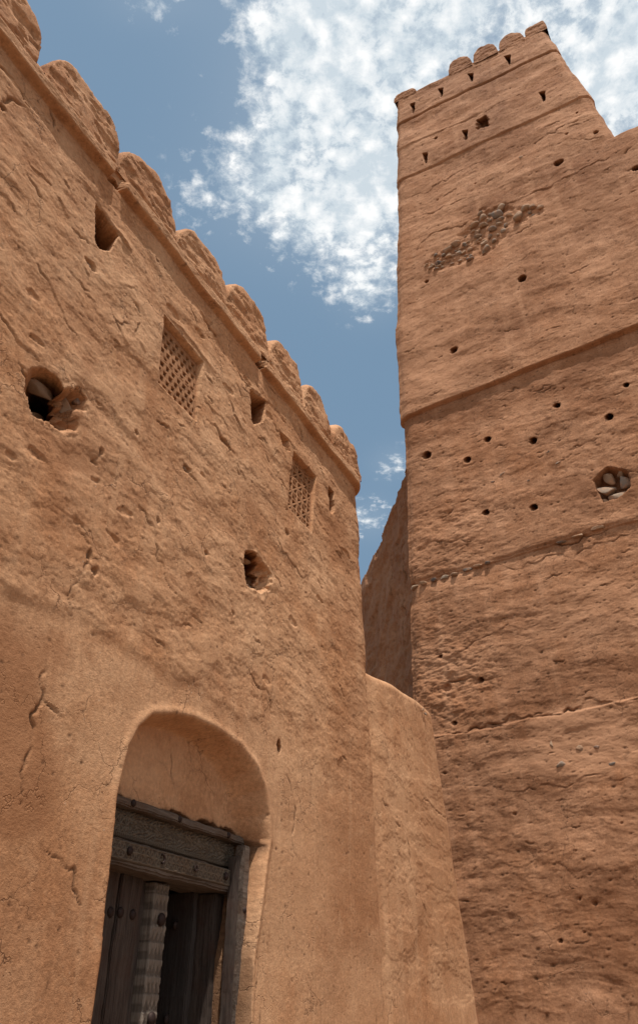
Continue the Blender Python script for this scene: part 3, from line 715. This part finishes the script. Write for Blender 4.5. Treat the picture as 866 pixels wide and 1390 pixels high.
# ================================================================== TOWER
tow = thing('mud_brick_tower', 'tall brown mud brick tower with stepped courses, putlog holes and a crenellated top', 'tower', PT(3, 0, -3))
du = .02 / Q
S = np.concatenate([np.linspace(-5, -.25, 30), np.linspace(-.24, 0, 12)[:-1], np.arange(0, 6, du), np.linspace(6, 6.25, 14), np.linspace(6.27, 8.2, int(90 * Q)), np.linspace(8.3, 16, 40)])
V = np.concatenate([np.linspace(0, 1.7, 20)[:-1], np.arange(1.7, 9, .012 / Q), np.arange(9, 14, .015 / Q), np.arange(14, 18.94, .022 / Q), [18.95, 18.953], np.arange(18.97, 25.86, .024 / Q)])
SS, VV = np.meshgrid(S, V)
xl = np.interp(VV, [0, 2, 6.35, 8.37, 10.95, 12.3, 15.4, 19.65, 24.4, 26.1], [-.62, -.48, -.23, -.14, -.05, .0, .02, .272, .457, .53])
xr = np.interp(VV, [0, 18.95, 21.1, 24.07, 25.78, 26.2], [6.0, 5.98, 5.82, 5.50, 5.375, 5.34])
above = VV > 18.951
U = np.where(SS <= 0, xl, np.where(SS < 6, xl + SS / 6 * (xr - xl), xr))
Wd = np.where(SS < 0, SS, 0.0)                         # left return
right = np.maximum(SS - 6, 0)
Wd = np.where(above, Wd - right, Wd)
U = np.where((~above) & (SS > 6), xr + right, U)
# normals: rounded corners
na_ = np.clip((SS + .18) / .36, 0, 1) * math.pi / 2      # 0 = facing -D2, pi/2 = facing N2
nb_ = np.where(above, np.clip((SS - 5.88) / .30, 0, 1) * math.pi / 2, 0)
nD = -np.cos(na_) + np.sin(nb_); nN = np.sin(na_) * np.cos(nb_)
# pull the corners in so they are rounded
cut = .10 * np.exp(-(SS / .13)**2)
U = U + cut * .6; Wd = Wd - cut * .6
cut = np.where(above, .10 * np.exp(-((SS - 6) / .13)**2), 0); U = U - cut * .6; Wd = Wd - cut * .6
Uq = U + Wd * .9; 
D = np.zeros(U.shape); A = np.zeros(U.shape); T = np.zeros(U.shape)
DEEP_SHADE = np.zeros(U.shape); SHU = np.zeros(U.shape); SHV = np.zeros(U.shape); SHK = (.12, .75)
wu = .3 * fbm(Uq * .5, VV * .5, 3, 701); wv = .16 * fbm(Uq * .55, VV * .8, 4, 702)
lo = sst(VV - .045 * U, 12.57, 12.50)        # 1 below the ledge
loz = sst(VV, 8.8, 8.2)                       # lowest, most eroded
mid_ = lo * (1 - loz)
D += .09 * fbm(Uq * .5, VV * .7, 3, 703)
D += .045 * fbm(Uq * 1.4, VV * 2.0, 3, 704)
D += .012 * np.abs(fbm(Uq * 3.5, VV * 4, 3, 744))
# weathered lifts of mud: level courses
c = (VV + wv * .9) / .66; fr_ = c - np.floor(c); nz = fbm(Uq * .8, np.floor(c) * 3.7, 3, 705)
D += (.020 * lo + .004) * (sst(fr_, 0, .2) * (1 - .8 * fr_)) * (.4 + 1.6 * nz) * (.35 + .65 * loz + .1)
e_ = fbm((Uq + wu) * .9, (VV + wv) * 1.9, 6, 706, .5)
D += .011 * terrace(e_, (-.28, -.05, .17, .36), .010) * (1 - .45 * lo)
e3 = fbm((Uq - wu) * 2.1, (VV + wv) * 4.6, 5, 707, .55)
D += .008 * terrace(e3, (-.2, .02, .22), .02) * (.2 + .6 * lo)
rough = lo * (.22 + .5 * sst(fbm(Uq * .6, VV * .8, 3, 708), -.1, .3)) + .05
rough = rough + .9 * sst(1.4 - np.hypot((U - .3) / 1.0, (VV - 6.5) / 1.2), 0, .5) + .5 * sst(1.2 - np.hypot((U - .8) / 1.2, (VV - 9.4) / .9), 0, .5)
D += rough * (.028 * fbm(Uq * 4.6, VV * 5.6, 5, 709, .6) - .010 * np.maximum(ridged(Uq * 3.2, VV * 7, 3, 710) - .66, 0) * 2)
D += .006 * fbm(Uq * 13, VV * 15, 3, 711) * (.3 + rough)
pits(D, A, Uq, VV, .22, .4, .022, .03, 712, 1.3); pits(D, A, Uq, VV, .12, .25 , .012, .018, 713); pits(D, A, Uq, VV, .075, .25 , .009, .014, 733)
rg = np.maximum(ridged(Uq * 1.3 + wu, VV * 3.6 + 2 * wv, 3, 714) - .84, 0); D += -.08 * rg; A = np.maximum(A, np.clip(rg * 3, 0, .3))
D *= .46; A *= 1.5
T += .7 * fbm(Uq * .5, VV * 1.1, 4, 715) - .06 * lo + .2 * (e_) + .15 * (1 - lo)
T += .55 * sst(VV - .045 * U, 12.5, 12.6) * sst(VV, 17, 13.2) * sst(U, 3.5, 0)
# big horizontal steps (upper lifts stand proud)
jg = .03 * fbm(U * .9, U * 0 + 1.3, 4, 716)
led = sst(VV - .047 * (U - .3) + jg * .6, 12.545, 12.575)
D += led * (.085 + .006 * np.clip(U, 0, 5))
D += -.03 * np.exp(-((VV - .047 * (U - .3) + jg * .6 - 12.54) / .02)**2)
D += -np.interp(VV, [12.7, 21.3, 21.45, 24.3, 24.5, 26], [0, .10, .10, .17, .17, .24])
s2 = sst(VV + .045 * (U - .3) + jg, 21.38, 21.41); D += .034 * s2; D += -.02 * np.exp(-((VV + .045 * (U - .3) + jg - 21.37) / .03)**2)
s25 = sst(VV + .09 * (U - .3) + jg * 1.5, 22.95, 22.98); D += .022 * s25 * sst(U, 3.5, 2.5)
s3 = sst(VV + .075 * (U - .3) + jg, 24.42, 24.45); D += .028 * s3; D += -.05 * np.exp(-((VV + .075 * (U - .3) + jg - 24.40) / .028)**2)
A = np.maximum(A, .6 * np.exp(-((VV + .075 * (U - .3) + jg - 24.40) / .03)**2) * np.clip(.5 + fbm(U * 3, VV, 3, 717), 0, 1))  # shadow line below the parapet step painted dark
s8 = sst(VV - .03 * U + .05 * fbm(U * .9, U * 0 + 4.4, 4, 718), 8.47, 8.44); D += -.045 * s8 * np.exp(-np.maximum(8.47 - VV, 0) / .7) - .05 * np.exp(-((VV - .03 * U + .05 * fbm(U * .9, U * 0 + 4.4, 4, 718) - 8.48) / .035)**2) * np.clip(.5 + 1.2 * fbm(U * 1.3, U * 0 + 7, 3, 722), 0, 1)
s55 = sst(VV - .03 * U + .06 * fbm(U * 1.1, U * 0 + 8.4, 4, 719), 5.50, 5.46); D += .03 * s55
D += .7 * sst(1.1 - np.hypot((U - .6) / 1.2, (VV - 9.3) / 1.1), 0, .6) * (.022 * fbm(U * 5, VV * 6, 5, 723, .6) - .02 * np.maximum(ridged(U * 3, VV * 6, 3, 724) - .6, 0)) + .8 * sst(1.1 - np.hypot((U - .5) / 1.1, (VV - 6.4) / 1.1), 0, .6) * (.028 * fbm(U * 5, VV * 6, 5, 725, .6) - .03 * np.maximum(ridged(U * 3, VV * 6, 3, 726) - .6, 0))
crack(D, A, U, VV, [(.25, 5.48), (.7, 5.50), (1.23, 5.556), (1.9, 5.557), (2.66, 5.62), (3.5, 5.58), (4.4, 5.62)], .014, .045, .02, .25, .15)
for pts, w, dp, lip in (
    ([(.73, 17.80), (.85, 18.15), (.97, 18.24), (1.7, 18.27), (2.476, 18.30), (2.64, 18.55), (3.185, 18.27), (4.215, 18.127), (4.80, 18.18), (5.38, 18.25), (6.0, 18.3)], .028, .06, .05),
    ([(.30, 20.3), (1.17, 20.275), (1.8, 20.35), (2.40, 20.45), (2.90, 20.41)], .018, .03, .03), ([(.28, 19.5), (1.26, 19.256), (2.02, 19.24), (2.6, 19.21)], .016, .03, .025),
    ([(3.57, 20.5), (4.576, 20.285), (5.25, 20.19), (5.75, 20.2)], .02, .035, .03), ([(4.48, 19.74), (5.43, 19.25), (6.2, 19.2)], .018, .03, .02),
    ([(4.80, 18.18), (4.6, 17.8), (4.32, 17.45)], .012, .02, .01), ([(3.18, 15.75), (3.30, 15.6), (3.21, 15.4)], .03, .06, .01),
    ([(4.13, 14.4), (4.10, 13.9), (3.92, 13.4)], .012, .02, .01), ([(.5, 23.0), (1.63, 22.6), (2.74, 22.73), (4.05, 22.65), (5.7, 22.25)], .016, .03, .02),
    ([(4.5, 16.9), (5.2, 16.6), (5.9, 16.7), (6.8, 16.5)], .016, .03, .02), ([(2.2, 16.2), (3.0, 16.0), (3.6, 16.15)], .014, .025, .015),
    ([(1.60, 8.50), (2.35, 8.26), (3.0, 8.16), (3.6, 8.33), (4.17, 8.51)], .02, .03, .03), ([(2.35, 8.49), (2.82, 8.52), (3.25, 8.58), (3.70, 8.63)], .02, .06, .02),
    ([(-.12, 7.0), (.35, 6.95), (.72, 6.92), (1.2, 7.05), (1.49, 7.11), (2.2, 7.1)], .016, .03, .03), ([(.3, 4.46), (1.2, 4.55), (1.95, 4.54), (3.24, 4.43), (4, 4.5)], .010, .02, .01),
    ([(.64, 3.46), (1.58, 3.52), (3.0, 3.45)], .008, .016, .008), ([(1.05, 2.65), (2.1, 2.69), (2.85, 2.73)], .008, .014, .008),
    ([(.2, 6.3), (.6, 6.4), (1.1, 6.28), (1.5, 6.35)], .022, .045, .03), ([(0, 9.9), (.5, 9.75), (1.0, 9.95), (1.6, 9.9)], .018, .04, .02), ([(.1, 9.1), (.7, 9.2), (1.3, 9.05)], .018, .04, .02)):
    crack(D, A, U, VV, pts, w * .6, dp * .8, lip * .35, .22, .5 if lip > .025 else .3, .9)
for i in range(150):
    cy = random.choice((random.uniform(2, 9), random.uniform(9, 12.3), random.uniform(12.8, 21)))
    cx = random.uniform(-.1, 3.4 + (cy - 2) * .25); sc_ = .8 if cy < 12 else 1.5
    L_ = random.uniform(.1, .45) * sc_; an = random.gauss(0, .18)
    crack(D, A, U, VV, [(cx, cy), (cx + L_ / 2 * math.cos(an), cy + L_ / 2 * math.sin(an) + random.uniform(-.03, .03)), (cx + L_ * math.cos(an), cy + L_ * math.sin(an))], random.uniform(.006, .013) * sc_, random.uniform(.012, .035), random.uniform(.002, .008), .3, .2)
# shadow under the ledge painted as a dark band, then pale patches
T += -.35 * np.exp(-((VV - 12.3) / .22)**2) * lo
T += .8 * sst(1.15 - np.hypot((U - 2.55) / .85, (VV - 5.05) / .62) + .25 * fbm(U * 2.5, VV * 3, 3, 720), 0, .3)
T += .35 * sst(1.2 - np.hypot((U - 2.7) / 1.8, (VV - 7.3) / .5) + .3 * fbm(U * 2, VV * 3, 3, 721), 0, .4)
# slots
for (cx, cy) in ((1.105, 24.93), (2.055, 24.93), (3.02, 24.91), (4.16, 24.79)):
    carve(D, U, VV, [(cx - .085, cy + .30), (cx + .10, cy + .20), (cx + .03, cy - .32), (cx - .04, cy - .34)], .45, .03, .02, 5, 30)
for (cx, cy) in ((1.32, 21.88), (2.548, 22.03), (4.76, 22.02)):
    carve(D, U, VV, [(cx - .08, cy + .28), (cx + .09, cy + .20), (cx + .03, cy - .28), (cx - .05, cy - .28)], .45, .03, .02, 5, 31)
carve(D, U, VV, [(2.87, 22.05), (2.93, 22.46), (3.17, 22.54), (3.32, 22.2), (3.22, 21.90), (3.0, 21.93)], .25, .09, .10, 6, 32, .12)
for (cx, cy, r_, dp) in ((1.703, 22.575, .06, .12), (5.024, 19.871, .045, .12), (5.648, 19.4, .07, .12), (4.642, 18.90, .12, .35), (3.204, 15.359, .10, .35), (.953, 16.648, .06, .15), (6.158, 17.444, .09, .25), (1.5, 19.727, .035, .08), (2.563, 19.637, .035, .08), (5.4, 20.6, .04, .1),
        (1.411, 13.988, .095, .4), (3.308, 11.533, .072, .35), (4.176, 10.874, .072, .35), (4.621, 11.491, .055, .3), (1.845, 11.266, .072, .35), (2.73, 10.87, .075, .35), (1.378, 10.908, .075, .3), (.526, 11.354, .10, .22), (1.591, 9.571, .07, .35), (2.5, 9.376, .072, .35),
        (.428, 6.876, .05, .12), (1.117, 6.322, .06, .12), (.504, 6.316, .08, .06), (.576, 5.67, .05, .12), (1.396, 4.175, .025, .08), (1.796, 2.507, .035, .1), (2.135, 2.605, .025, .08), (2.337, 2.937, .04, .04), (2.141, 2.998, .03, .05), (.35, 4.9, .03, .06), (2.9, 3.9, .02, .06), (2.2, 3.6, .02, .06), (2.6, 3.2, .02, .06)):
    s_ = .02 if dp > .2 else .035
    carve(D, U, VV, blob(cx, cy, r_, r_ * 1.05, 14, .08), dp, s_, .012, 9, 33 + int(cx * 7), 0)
# stone patch: scooped plaster
PATCH = [(.942, 17.28), (1.25, 17.50), (1.8, 17.75), (2.35, 18.12), (2.47, 18.25), (2.64, 18.5), (3.239, 18.15), (3.96, 17.60), (4.05, 17.28), (3.5, 17.30), (3.132, 17.25), (2.84, 16.80), (2.23, 16.72), (1.6, 16.75), (1.232, 16.86)]
k = box(U, VV, PATCH, .3); u, v = U[k], VV[k]; sd = poly_sd(u, v, PATCH) + .22 * fbm(u * 3, v * 4, 5, 40, .6)
D[k] += -.05 * sst(sd, -.06, .16) + .03 * sst(sd, 0, .1) * fbm(u * 7, v * 7, 4, 41); T[k] += -.25 * sst(sd, 0, .1)
SHK = (0, 0)
PENT = [(3.62, 9.61), (3.913, 9.83), (4.228, 9.60), (4.21, 9.239), (3.921, 9.10), (3.70, 9.10)]
carve(D, U, VV, PENT, .30, .02, .02, 6, 42, .05)
carve(D, U, VV, [(-.4, 8.46), (.0, 8.50), (.1, 8.42), (-.1, 8.36), (-.4, 8.36)], .12, .02, .02, 8, 43)
kk = sst(VV, 25.2, 25.85)
Z = VV - .085 * (U - .5) * kk * .75
fl = np.where(SS < -.3, .3, 1.0); D = D * fl
def tp(U, W, Z): return C2[0] + D2[0] * U + N2[0] * (W - BAT * Z), C2[1] + D2[1] * U + N2[1] * (W - BAT * Z)
A = np.maximum(A, DEEP_SHADE); Ud = U + nD * D + SHU; Z = Z + SHV; Wn = Wd + nN * D
X, Y = tp(Ud, Wn, Z)
SHU = SHV = None
Xs, Ys, Zs = [X], [Y], [Z]
for dz, ins in ((.03, .05), (.035, .12), (.035, .40), (-1.2, .41), (-1.2, 2.6)):
    x_, y_ = tp(Ud[-1] - nD[-1] * ins, Wn[-1] - nN[-1] * ins, Z[-1] + dz); Xs.append(x_[None]); Ys.append(y_[None]); Zs.append((Z[-1] + dz)[None])
X = np.vstack(Xs); Y = np.vstack(Ys); Z = np.vstack(Zs); pad = np.zeros((5, X.shape[1]))
o = link('wall', grid_mesh('wall', X, Y, Z, {'tone': np.vstack([T, pad]), 'dirt_shade': np.vstack([A, pad])}), None, M_T); part_keep(o, tow)
bm = bmesh.new()
quad(PT(-.1, 0, -5), PT(16, 0, -5), PT(16, 18.95, -5), PT(.25, 18.95, -5)); quad(PT(.25, 18.95, -5), PT(5.98, 18.95, -5), PT(5.34, 25.6, -5), PT(.53, 25.6, -5)); quad(PT(16, 0, 0), PT(16, 0, -5), PT(16, 18.95, -5), PT(16, 18.95, 0))
part_keep(bm_obj('rear_wall', bm, M_T), tow)
for i, (a_, b_, z_, t_, fl_, th_) in enumerate(((.50, 1.27, 25.78, 26.16, 5, .35), (2.38, 3.13, 25.62, 26.43, 2.8, .35), (3.19, 3.94, 25.56, 26.36, 2.8, .35), (4.00, 4.75, 25.50, 26.22, 2.8, .35), (4.80, 5.42, 25.46, 26.02, 9, .4))):
    merlon('merlon', tow, FT, a_, b_, z_, t_ + .05, th_, .035, 40 + i, fl_, .02, M_T, -.08, 16, .6)
# cobbles
ANG = 5
rs = random.Random(5); spots = []
def inside(px, py, poly):
    r_ = False; n_ = len(poly)
    for i in range(n_):
        x1, y1 = poly[i]; x2, y2 = poly[(i + 1) % n_]
        if (y1 > py) != (y2 > py) and px < (x2 - x1) * (py - y1) / (y2 - y1) + x1: r_ = not r_
    return r_
CL = [[(.95, 17.2), (1.2, 17.42), (1.95, 17.62), (2.1, 17.4), (1.7, 17.05), (1.25, 16.9)], [(2.0, 17.45), (2.3, 17.95), (2.65, 18.3), (3.15, 18.1), (3.3, 17.7), (3.1, 17.35), (2.8, 16.9), (2.2, 16.85), (1.95, 17.05)], [(3.4, 17.75), (3.7, 17.8), (4.0, 17.5), (3.8, 17.35), (3.4, 17.5)]]
tries = 0
while len(spots) < 68 and tries < 9000:
    tries += 1
    g = rs.random(); P_ = CL[0] if g < .22 else (CL[2] if g > .90 else (PATCH if g > .66 else CL[1]))
    px = rs.uniform(min(p[0] for p in P_), max(p[0] for p in P_)); py = rs.uniform(min(p[1] for p in P_), max(p[1] for p in P_))
    if not inside(px, py, P_): continue
    a_ = .045 + .115 * rs.random()**1.5; b_ = a_ * rs.uniform(.45, .85)
    if any(math.hypot((px - q[0]), (py - q[1]) * 1.3) < (a_ + q[2]) * .80 for q in spots): continue
    spots.append((px, py, a_, b_))
for i, (px, py, a_, b_) in enumerate(spots): stone(tow, FT, px, py, surf(U, V, D, px, py) + a_ * rs.uniform(-.05, .32), a_, b_, a_ * .7, rs.gauss(.15, .3), 800 + i)
ANG = 16
for i, (u, v, o_, a, b, c, r_) in enumerate(((3.90, 9.62, -.14, .12, .19, .12, .3), (3.80, 9.38, -.13, .22, .13, .12, -.25), (4.13, 9.47, -.16, .15, .17, .12, -.2), (4.00, 9.22, -.14, .20, .10, .1, .1), (3.72, 9.18, -.16, .10, .09, .1, 0), (4.10, 9.68, -.17, .10, .09, .1, 0),
        (.02, 8.40, .03, .10, .045, .08, .1), (.22, 8.41, .05, .10, .04, .07, .05), (.42, 8.43, .05, .10, .045, .07, 0), (.64, 8.43, .05, .12, .05, .08, 0), (.86, 8.44, .05, .10, .045, .07, .05), (1.08, 8.46, .05, .11, .04, .07, 0), (1.32, 8.48, .05, .10, .04, .06, .05), (1.50, 8.50, .05, .08, .03, .05, .1),
        (3.52, 8.63, .03, .17, .045, .06, .08), (3.18, 8.57, .03, .13, .03, .05, .05), (2.85, 8.53, .02, .10, .03, .05, 0), (2.519, 4.99, .03, .085, .07, .035, .2), (2.768, 4.969, .03, .06, .035, .03, 0), (2.199, 4.782, .03, .11, .055, .035, .3), (2.93, 4.70, .03, .07, .035, .03, 0), (2.108, 5.1, .03, .035, .08, .03, .2),
        (3.823, 19.83, .03, .06, .08, .05, 0), (1.83, 10.22, .03, .07, .03, .04, .2), (2.05, 10.34, .02, .08, .03, .03, .4), (2.95, 10.5, .02, .06, .03, .03, .3), (3.1, 10.2, .02, .08, .025, .03, .2), (2.5, 10.0, .02, .05, .03, .03, 0), (1.9, 5.6, .05, .06, .02, .03, .1))):
    stone(tow, FT, u, v, (o_ + .02) if i < 6 else surf(U, V, D, u, v) - .15 * c + (.03 if v > 8.3 and v < 8.6 else 0), a, b, c, r_, 900 + i)

# ================================================================== SHADED CURTAIN WALL BESIDE THE TOWER
cur = thing('curtain_wall', 'brown curtain wall, its shade painted in, running back beside the left edge of the tower', 'wall', (1.5, 15, 0))
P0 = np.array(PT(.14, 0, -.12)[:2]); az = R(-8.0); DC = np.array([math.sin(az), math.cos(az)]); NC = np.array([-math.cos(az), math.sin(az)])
S = np.concatenate([np.arange(0, 5, .03 / Q), np.linspace(5, 9, 60)[1:]]); V = np.concatenate([np.linspace(0, 5.5, 30)[:-1], np.arange(5.5, 11.15, .03 / Q)])
U, VV = np.meshgrid(S, V)
D = .06 * fbm(U * .5, VV * .6, 3, 901) + .02 * fbm(U * 2, VV * 2.6, 5, 902); A = np.zeros(U.shape)
D += .03 * terrace(fbm(U * 1.1, VV * 2.0, 5, 903), (-.25, 0, .2), .015) - .03 * np.maximum(ridged(U * 3, VV * 5, 3, 904) - .6, 0)
D += .07 * (10.9 - VV) * .12
pits(D, A, U, VV, .3, .5, .03, .04, 905)
crack(D, A, U, VV, [(.6, 10.2), (1.0, 9.2), (1.3, 8.6), (1.25, 7.8)], .02, .06, .03); crack(D, A, U, VV, [(1.8, 10.6), (2.1, 9.8), (2.2, 9.0)], .025, .08, .03)
D += .05 * sst(VV, 10.55, 10.65)
x = P0[0] + DC[0] * U - N2[0] * BAT * VV; y = P0[1] + DC[1] * U - N2[1] * BAT * VV
Zc = VV + .04 * fbm(U * .9, U * 0 + 2, 3, 906) * sst(VV, 10, 10.8) + .06 * sst(VV, 10, 10.8)
X = [x + NC[0] * D]; Y = [y + NC[1] * D]; Z = [Zc]
for dz, ins in ((.05, .03), (.08, .1), (.09, .2), (.09, .7), (-3, .72)):
    X.append((x[-1] - NC[0] * ins)[None]); Y.append((y[-1] - NC[1] * ins)[None]); Z.append((Zc[-1] + dz)[None])
X = np.vstack(X); Y = np.vstack(Y); Z = np.vstack(Z); pad = np.zeros((5, X.shape[1]))
o = link('wall', grid_mesh('wall', X, Y, Z, {'tone': np.vstack([-.65 + .3 * fbm(U, VV, 3, 907), pad]), 'dirt_shade': np.vstack([A, pad])}), None, M_T); part_keep(o, cur)  # tone lowered all over, the wall's shade painted into its colour

# ================================================================== GROUND
bm = bmesh.new(); bmesh.ops.create_circle(bm, cap_ends=True, segments=96, radius=900)
m, nt, b = new_mat('sand')
pos = nt.nodes.new('ShaderNodeNewGeometry').outputs['Position']
nt.links.new(mix(nt, mrange(nt, noise(nt, pos, .8, 6, .6), .35, .65), (.17, .115, .075, 1), (.22, .15, .10, 1)), b.inputs['Base Color'])
g = bm_obj('ground', bm, m); g['kind'] = 'structure'; g['label'] = 'pale sandy ground in front of the fort'

# ================================================================== LIGHT AND SKY
EL, AZ = 72.0, 166.0
sd_ = bpy.data.lights.new('sun', 'SUN'); sd_.energy = 5.0; sd_.angle = R(.55); sd_.color = (1.0, .955, .89)
so = bpy.data.objects.new('sun', sd_); col.objects.link(so)
from mathutils import Vector
dv = Vector((math.cos(R(EL)) * math.sin(R(AZ)), math.cos(R(EL)) * math.cos(R(AZ)), math.sin(R(EL))))
so.rotation_euler = dv.to_track_quat('Z', 'Y').to_euler(); so.location = (6, -8, 30)

w = bpy.data.worlds.new('World'); scene.world = w; w.use_nodes = True; nt = w.node_tree
bg = nt.nodes['Background']; bg.inputs['Strength'].default_value = .108
sky = nt.nodes.new('ShaderNodeTexSky'); sky.sky_type = 'NISHITA'; sky.sun_disc = False; sky.sun_elevation = R(EL); sky.sun_rotation = R(AZ); sky.air_density = 1.0; sky.dust_density = 2.0; sky.ozone_density = 1.0
dirn = nt.nodes.new('ShaderNodeTexCoord').outputs['Generated']
sep = nt.nodes.new('ShaderNodeSeparateXYZ'); nt.links.new(dirn, sep.inputs[0])
zc = mth(nt, 'MAXIMUM', sep.outputs[2], .06)
px = mth(nt, 'DIVIDE', sep.outputs[0], zc); py = mth(nt, 'DIVIDE', sep.outputs[1], zc)
cp = nt.nodes.new('ShaderNodeCombineXYZ'); nt.links.new(px, cp.inputs[0]); nt.links.new(py, cp.inputs[1])
p2 = cp.outputs[0]
def gauss(cx, cy, rx, ry):
    a = mth(nt, 'DIVIDE', mth(nt, 'SUBTRACT', px, cx), rx); b_ = mth(nt, 'DIVIDE', mth(nt, 'SUBTRACT', py, cy), ry)
    q = mth(nt, 'ADD', mth(nt, 'MULTIPLY', a, a), mth(nt, 'MULTIPLY', b_, b_))
    return mth(nt, 'EXPONENT', mth(nt, 'MULTIPLY', q, -1.0))
def add(*a):
    s = a[0]
    for b_ in a[1:]: s = mth(nt, 'ADD', s, b_)
    return s
cov = add(gauss(.06, .42, .155, .20), gauss(.045, .64, .145, .17), gauss(.38, .50, .13, .14), mth(nt, 'MULTIPLY', gauss(.26, .40, .2, .06), .55), mth(nt, 'MULTIPLY', gauss(.09, .86, .055, .07), .62), mth(nt, 'MULTIPLY', gauss(.16, 1.35, .05, .06), .45), mth(nt, 'MULTIPLY', gauss(.13, 1.58, .06, .10), .50), mth(nt, 'MULTIPLY', gauss(-.20, .42, .06, .03), .38), mth(nt, 'MULTIPLY', gauss(-.1, .7, .14, .1), .3))
far = mrange(nt, py, -.3, .2, .75, 0)      # more of the same cloud behind the camera
cov = mth(nt, 'MINIMUM', mth(nt, 'ADD', cov, far), 1.0)
nA = noise(nt, p2, 9, 8, .62, .5); nB = noise(nt, p2, 38, 8, .68, .2); nC = noise(nt, p2, 4, 3, .5)
vo = nt.nodes.new('ShaderNodeTexVoronoi'); vo.feature = 'SMOOTH_F1'; vo.inputs['Scale'].default_value = 32; vo.inputs['Smoothness'].default_value = .8
wv_ = nt.nodes.new('ShaderNodeTexNoise'); nt.links.new(p2, wv_.inputs['Vector']); wv_.inputs['Scale'].default_value = 18; wv_.inputs['Detail'].default_value = 4
vm = nt.nodes.new('ShaderNodeVectorMath'); vm.operation = 'MULTIPLY_ADD'; nt.links.new(wv_.outputs['Color'], vm.inputs[0]); vm.inputs[1].default_value = (.05, .05, 0); nt.links.new(p2, vm.inputs[2])
nt.links.new(vm.outputs[0], vo.inputs['Vector'])
cell = mrange(nt, vo.outputs['Distance'], .1, .62, 1, 0)
val = add(mth(nt, 'MULTIPLY', cov, .98), mth(nt, 'MULTIPLY', mth(nt, 'SUBTRACT', nA, .5), 1.1), mth(nt, 'MULTIPLY', mth(nt, 'SUBTRACT', nB, .5), 1.5), mth(nt, 'MULTIPLY', mth(nt, 'SUBTRACT', cell, .5), .30), mth(nt, 'MULTIPLY', mth(nt, 'SUBTRACT', nC, .5), .9))
al = mrange(nt, val, .26, .80)
al = mth(nt, 'MULTIPLY', mth(nt, 'POWER', al, 1.15), mrange(nt, cov, .05, .25))
# hazy desert blue
hz = mix(nt, .72, sky.outputs[0], (1.95, 3.15, 4.4, 1))
veil = mix(nt, mth(nt, 'MULTIPLY', mrange(nt, cov, .0, .9), .22), hz, (5.6, 6.2, 6.8, 1))
shade = mrange(nt, add(nB, mth(nt, 'MULTIPLY', cell, .35)), .5, .86, 0, 1)
cc = mix(nt, shade, (5.8, 6.6, 7.2, 1), (9.3, 9.4, 9.4, 1))
nt.links.new(mix(nt, al, veil, cc), bg.inputs['Color'])

# ================================================================== CAMERA
cd = bpy.data.cameras.new('camera'); cam = bpy.data.objects.new('camera', cd); col.objects.link(cam)
cam.location = (0, 0, 1.6); cam.rotation_euler = (R(90 + 35.3), 0, 0)
cd.sensor_fit = 'VERTICAL'; cd.sensor_height = 36; cd.lens = 1045 / 1390 * 36
cd.shift_y = -45 / 1390
cd.clip_start = .05; cd.clip_end = 3000
scene.camera = cam
scene.view_settings.view_transform = 'Standard'; scene.view_settings.look = 'None'; scene.view_settings.exposure = 0
scene.cycles.max_bounces = 6
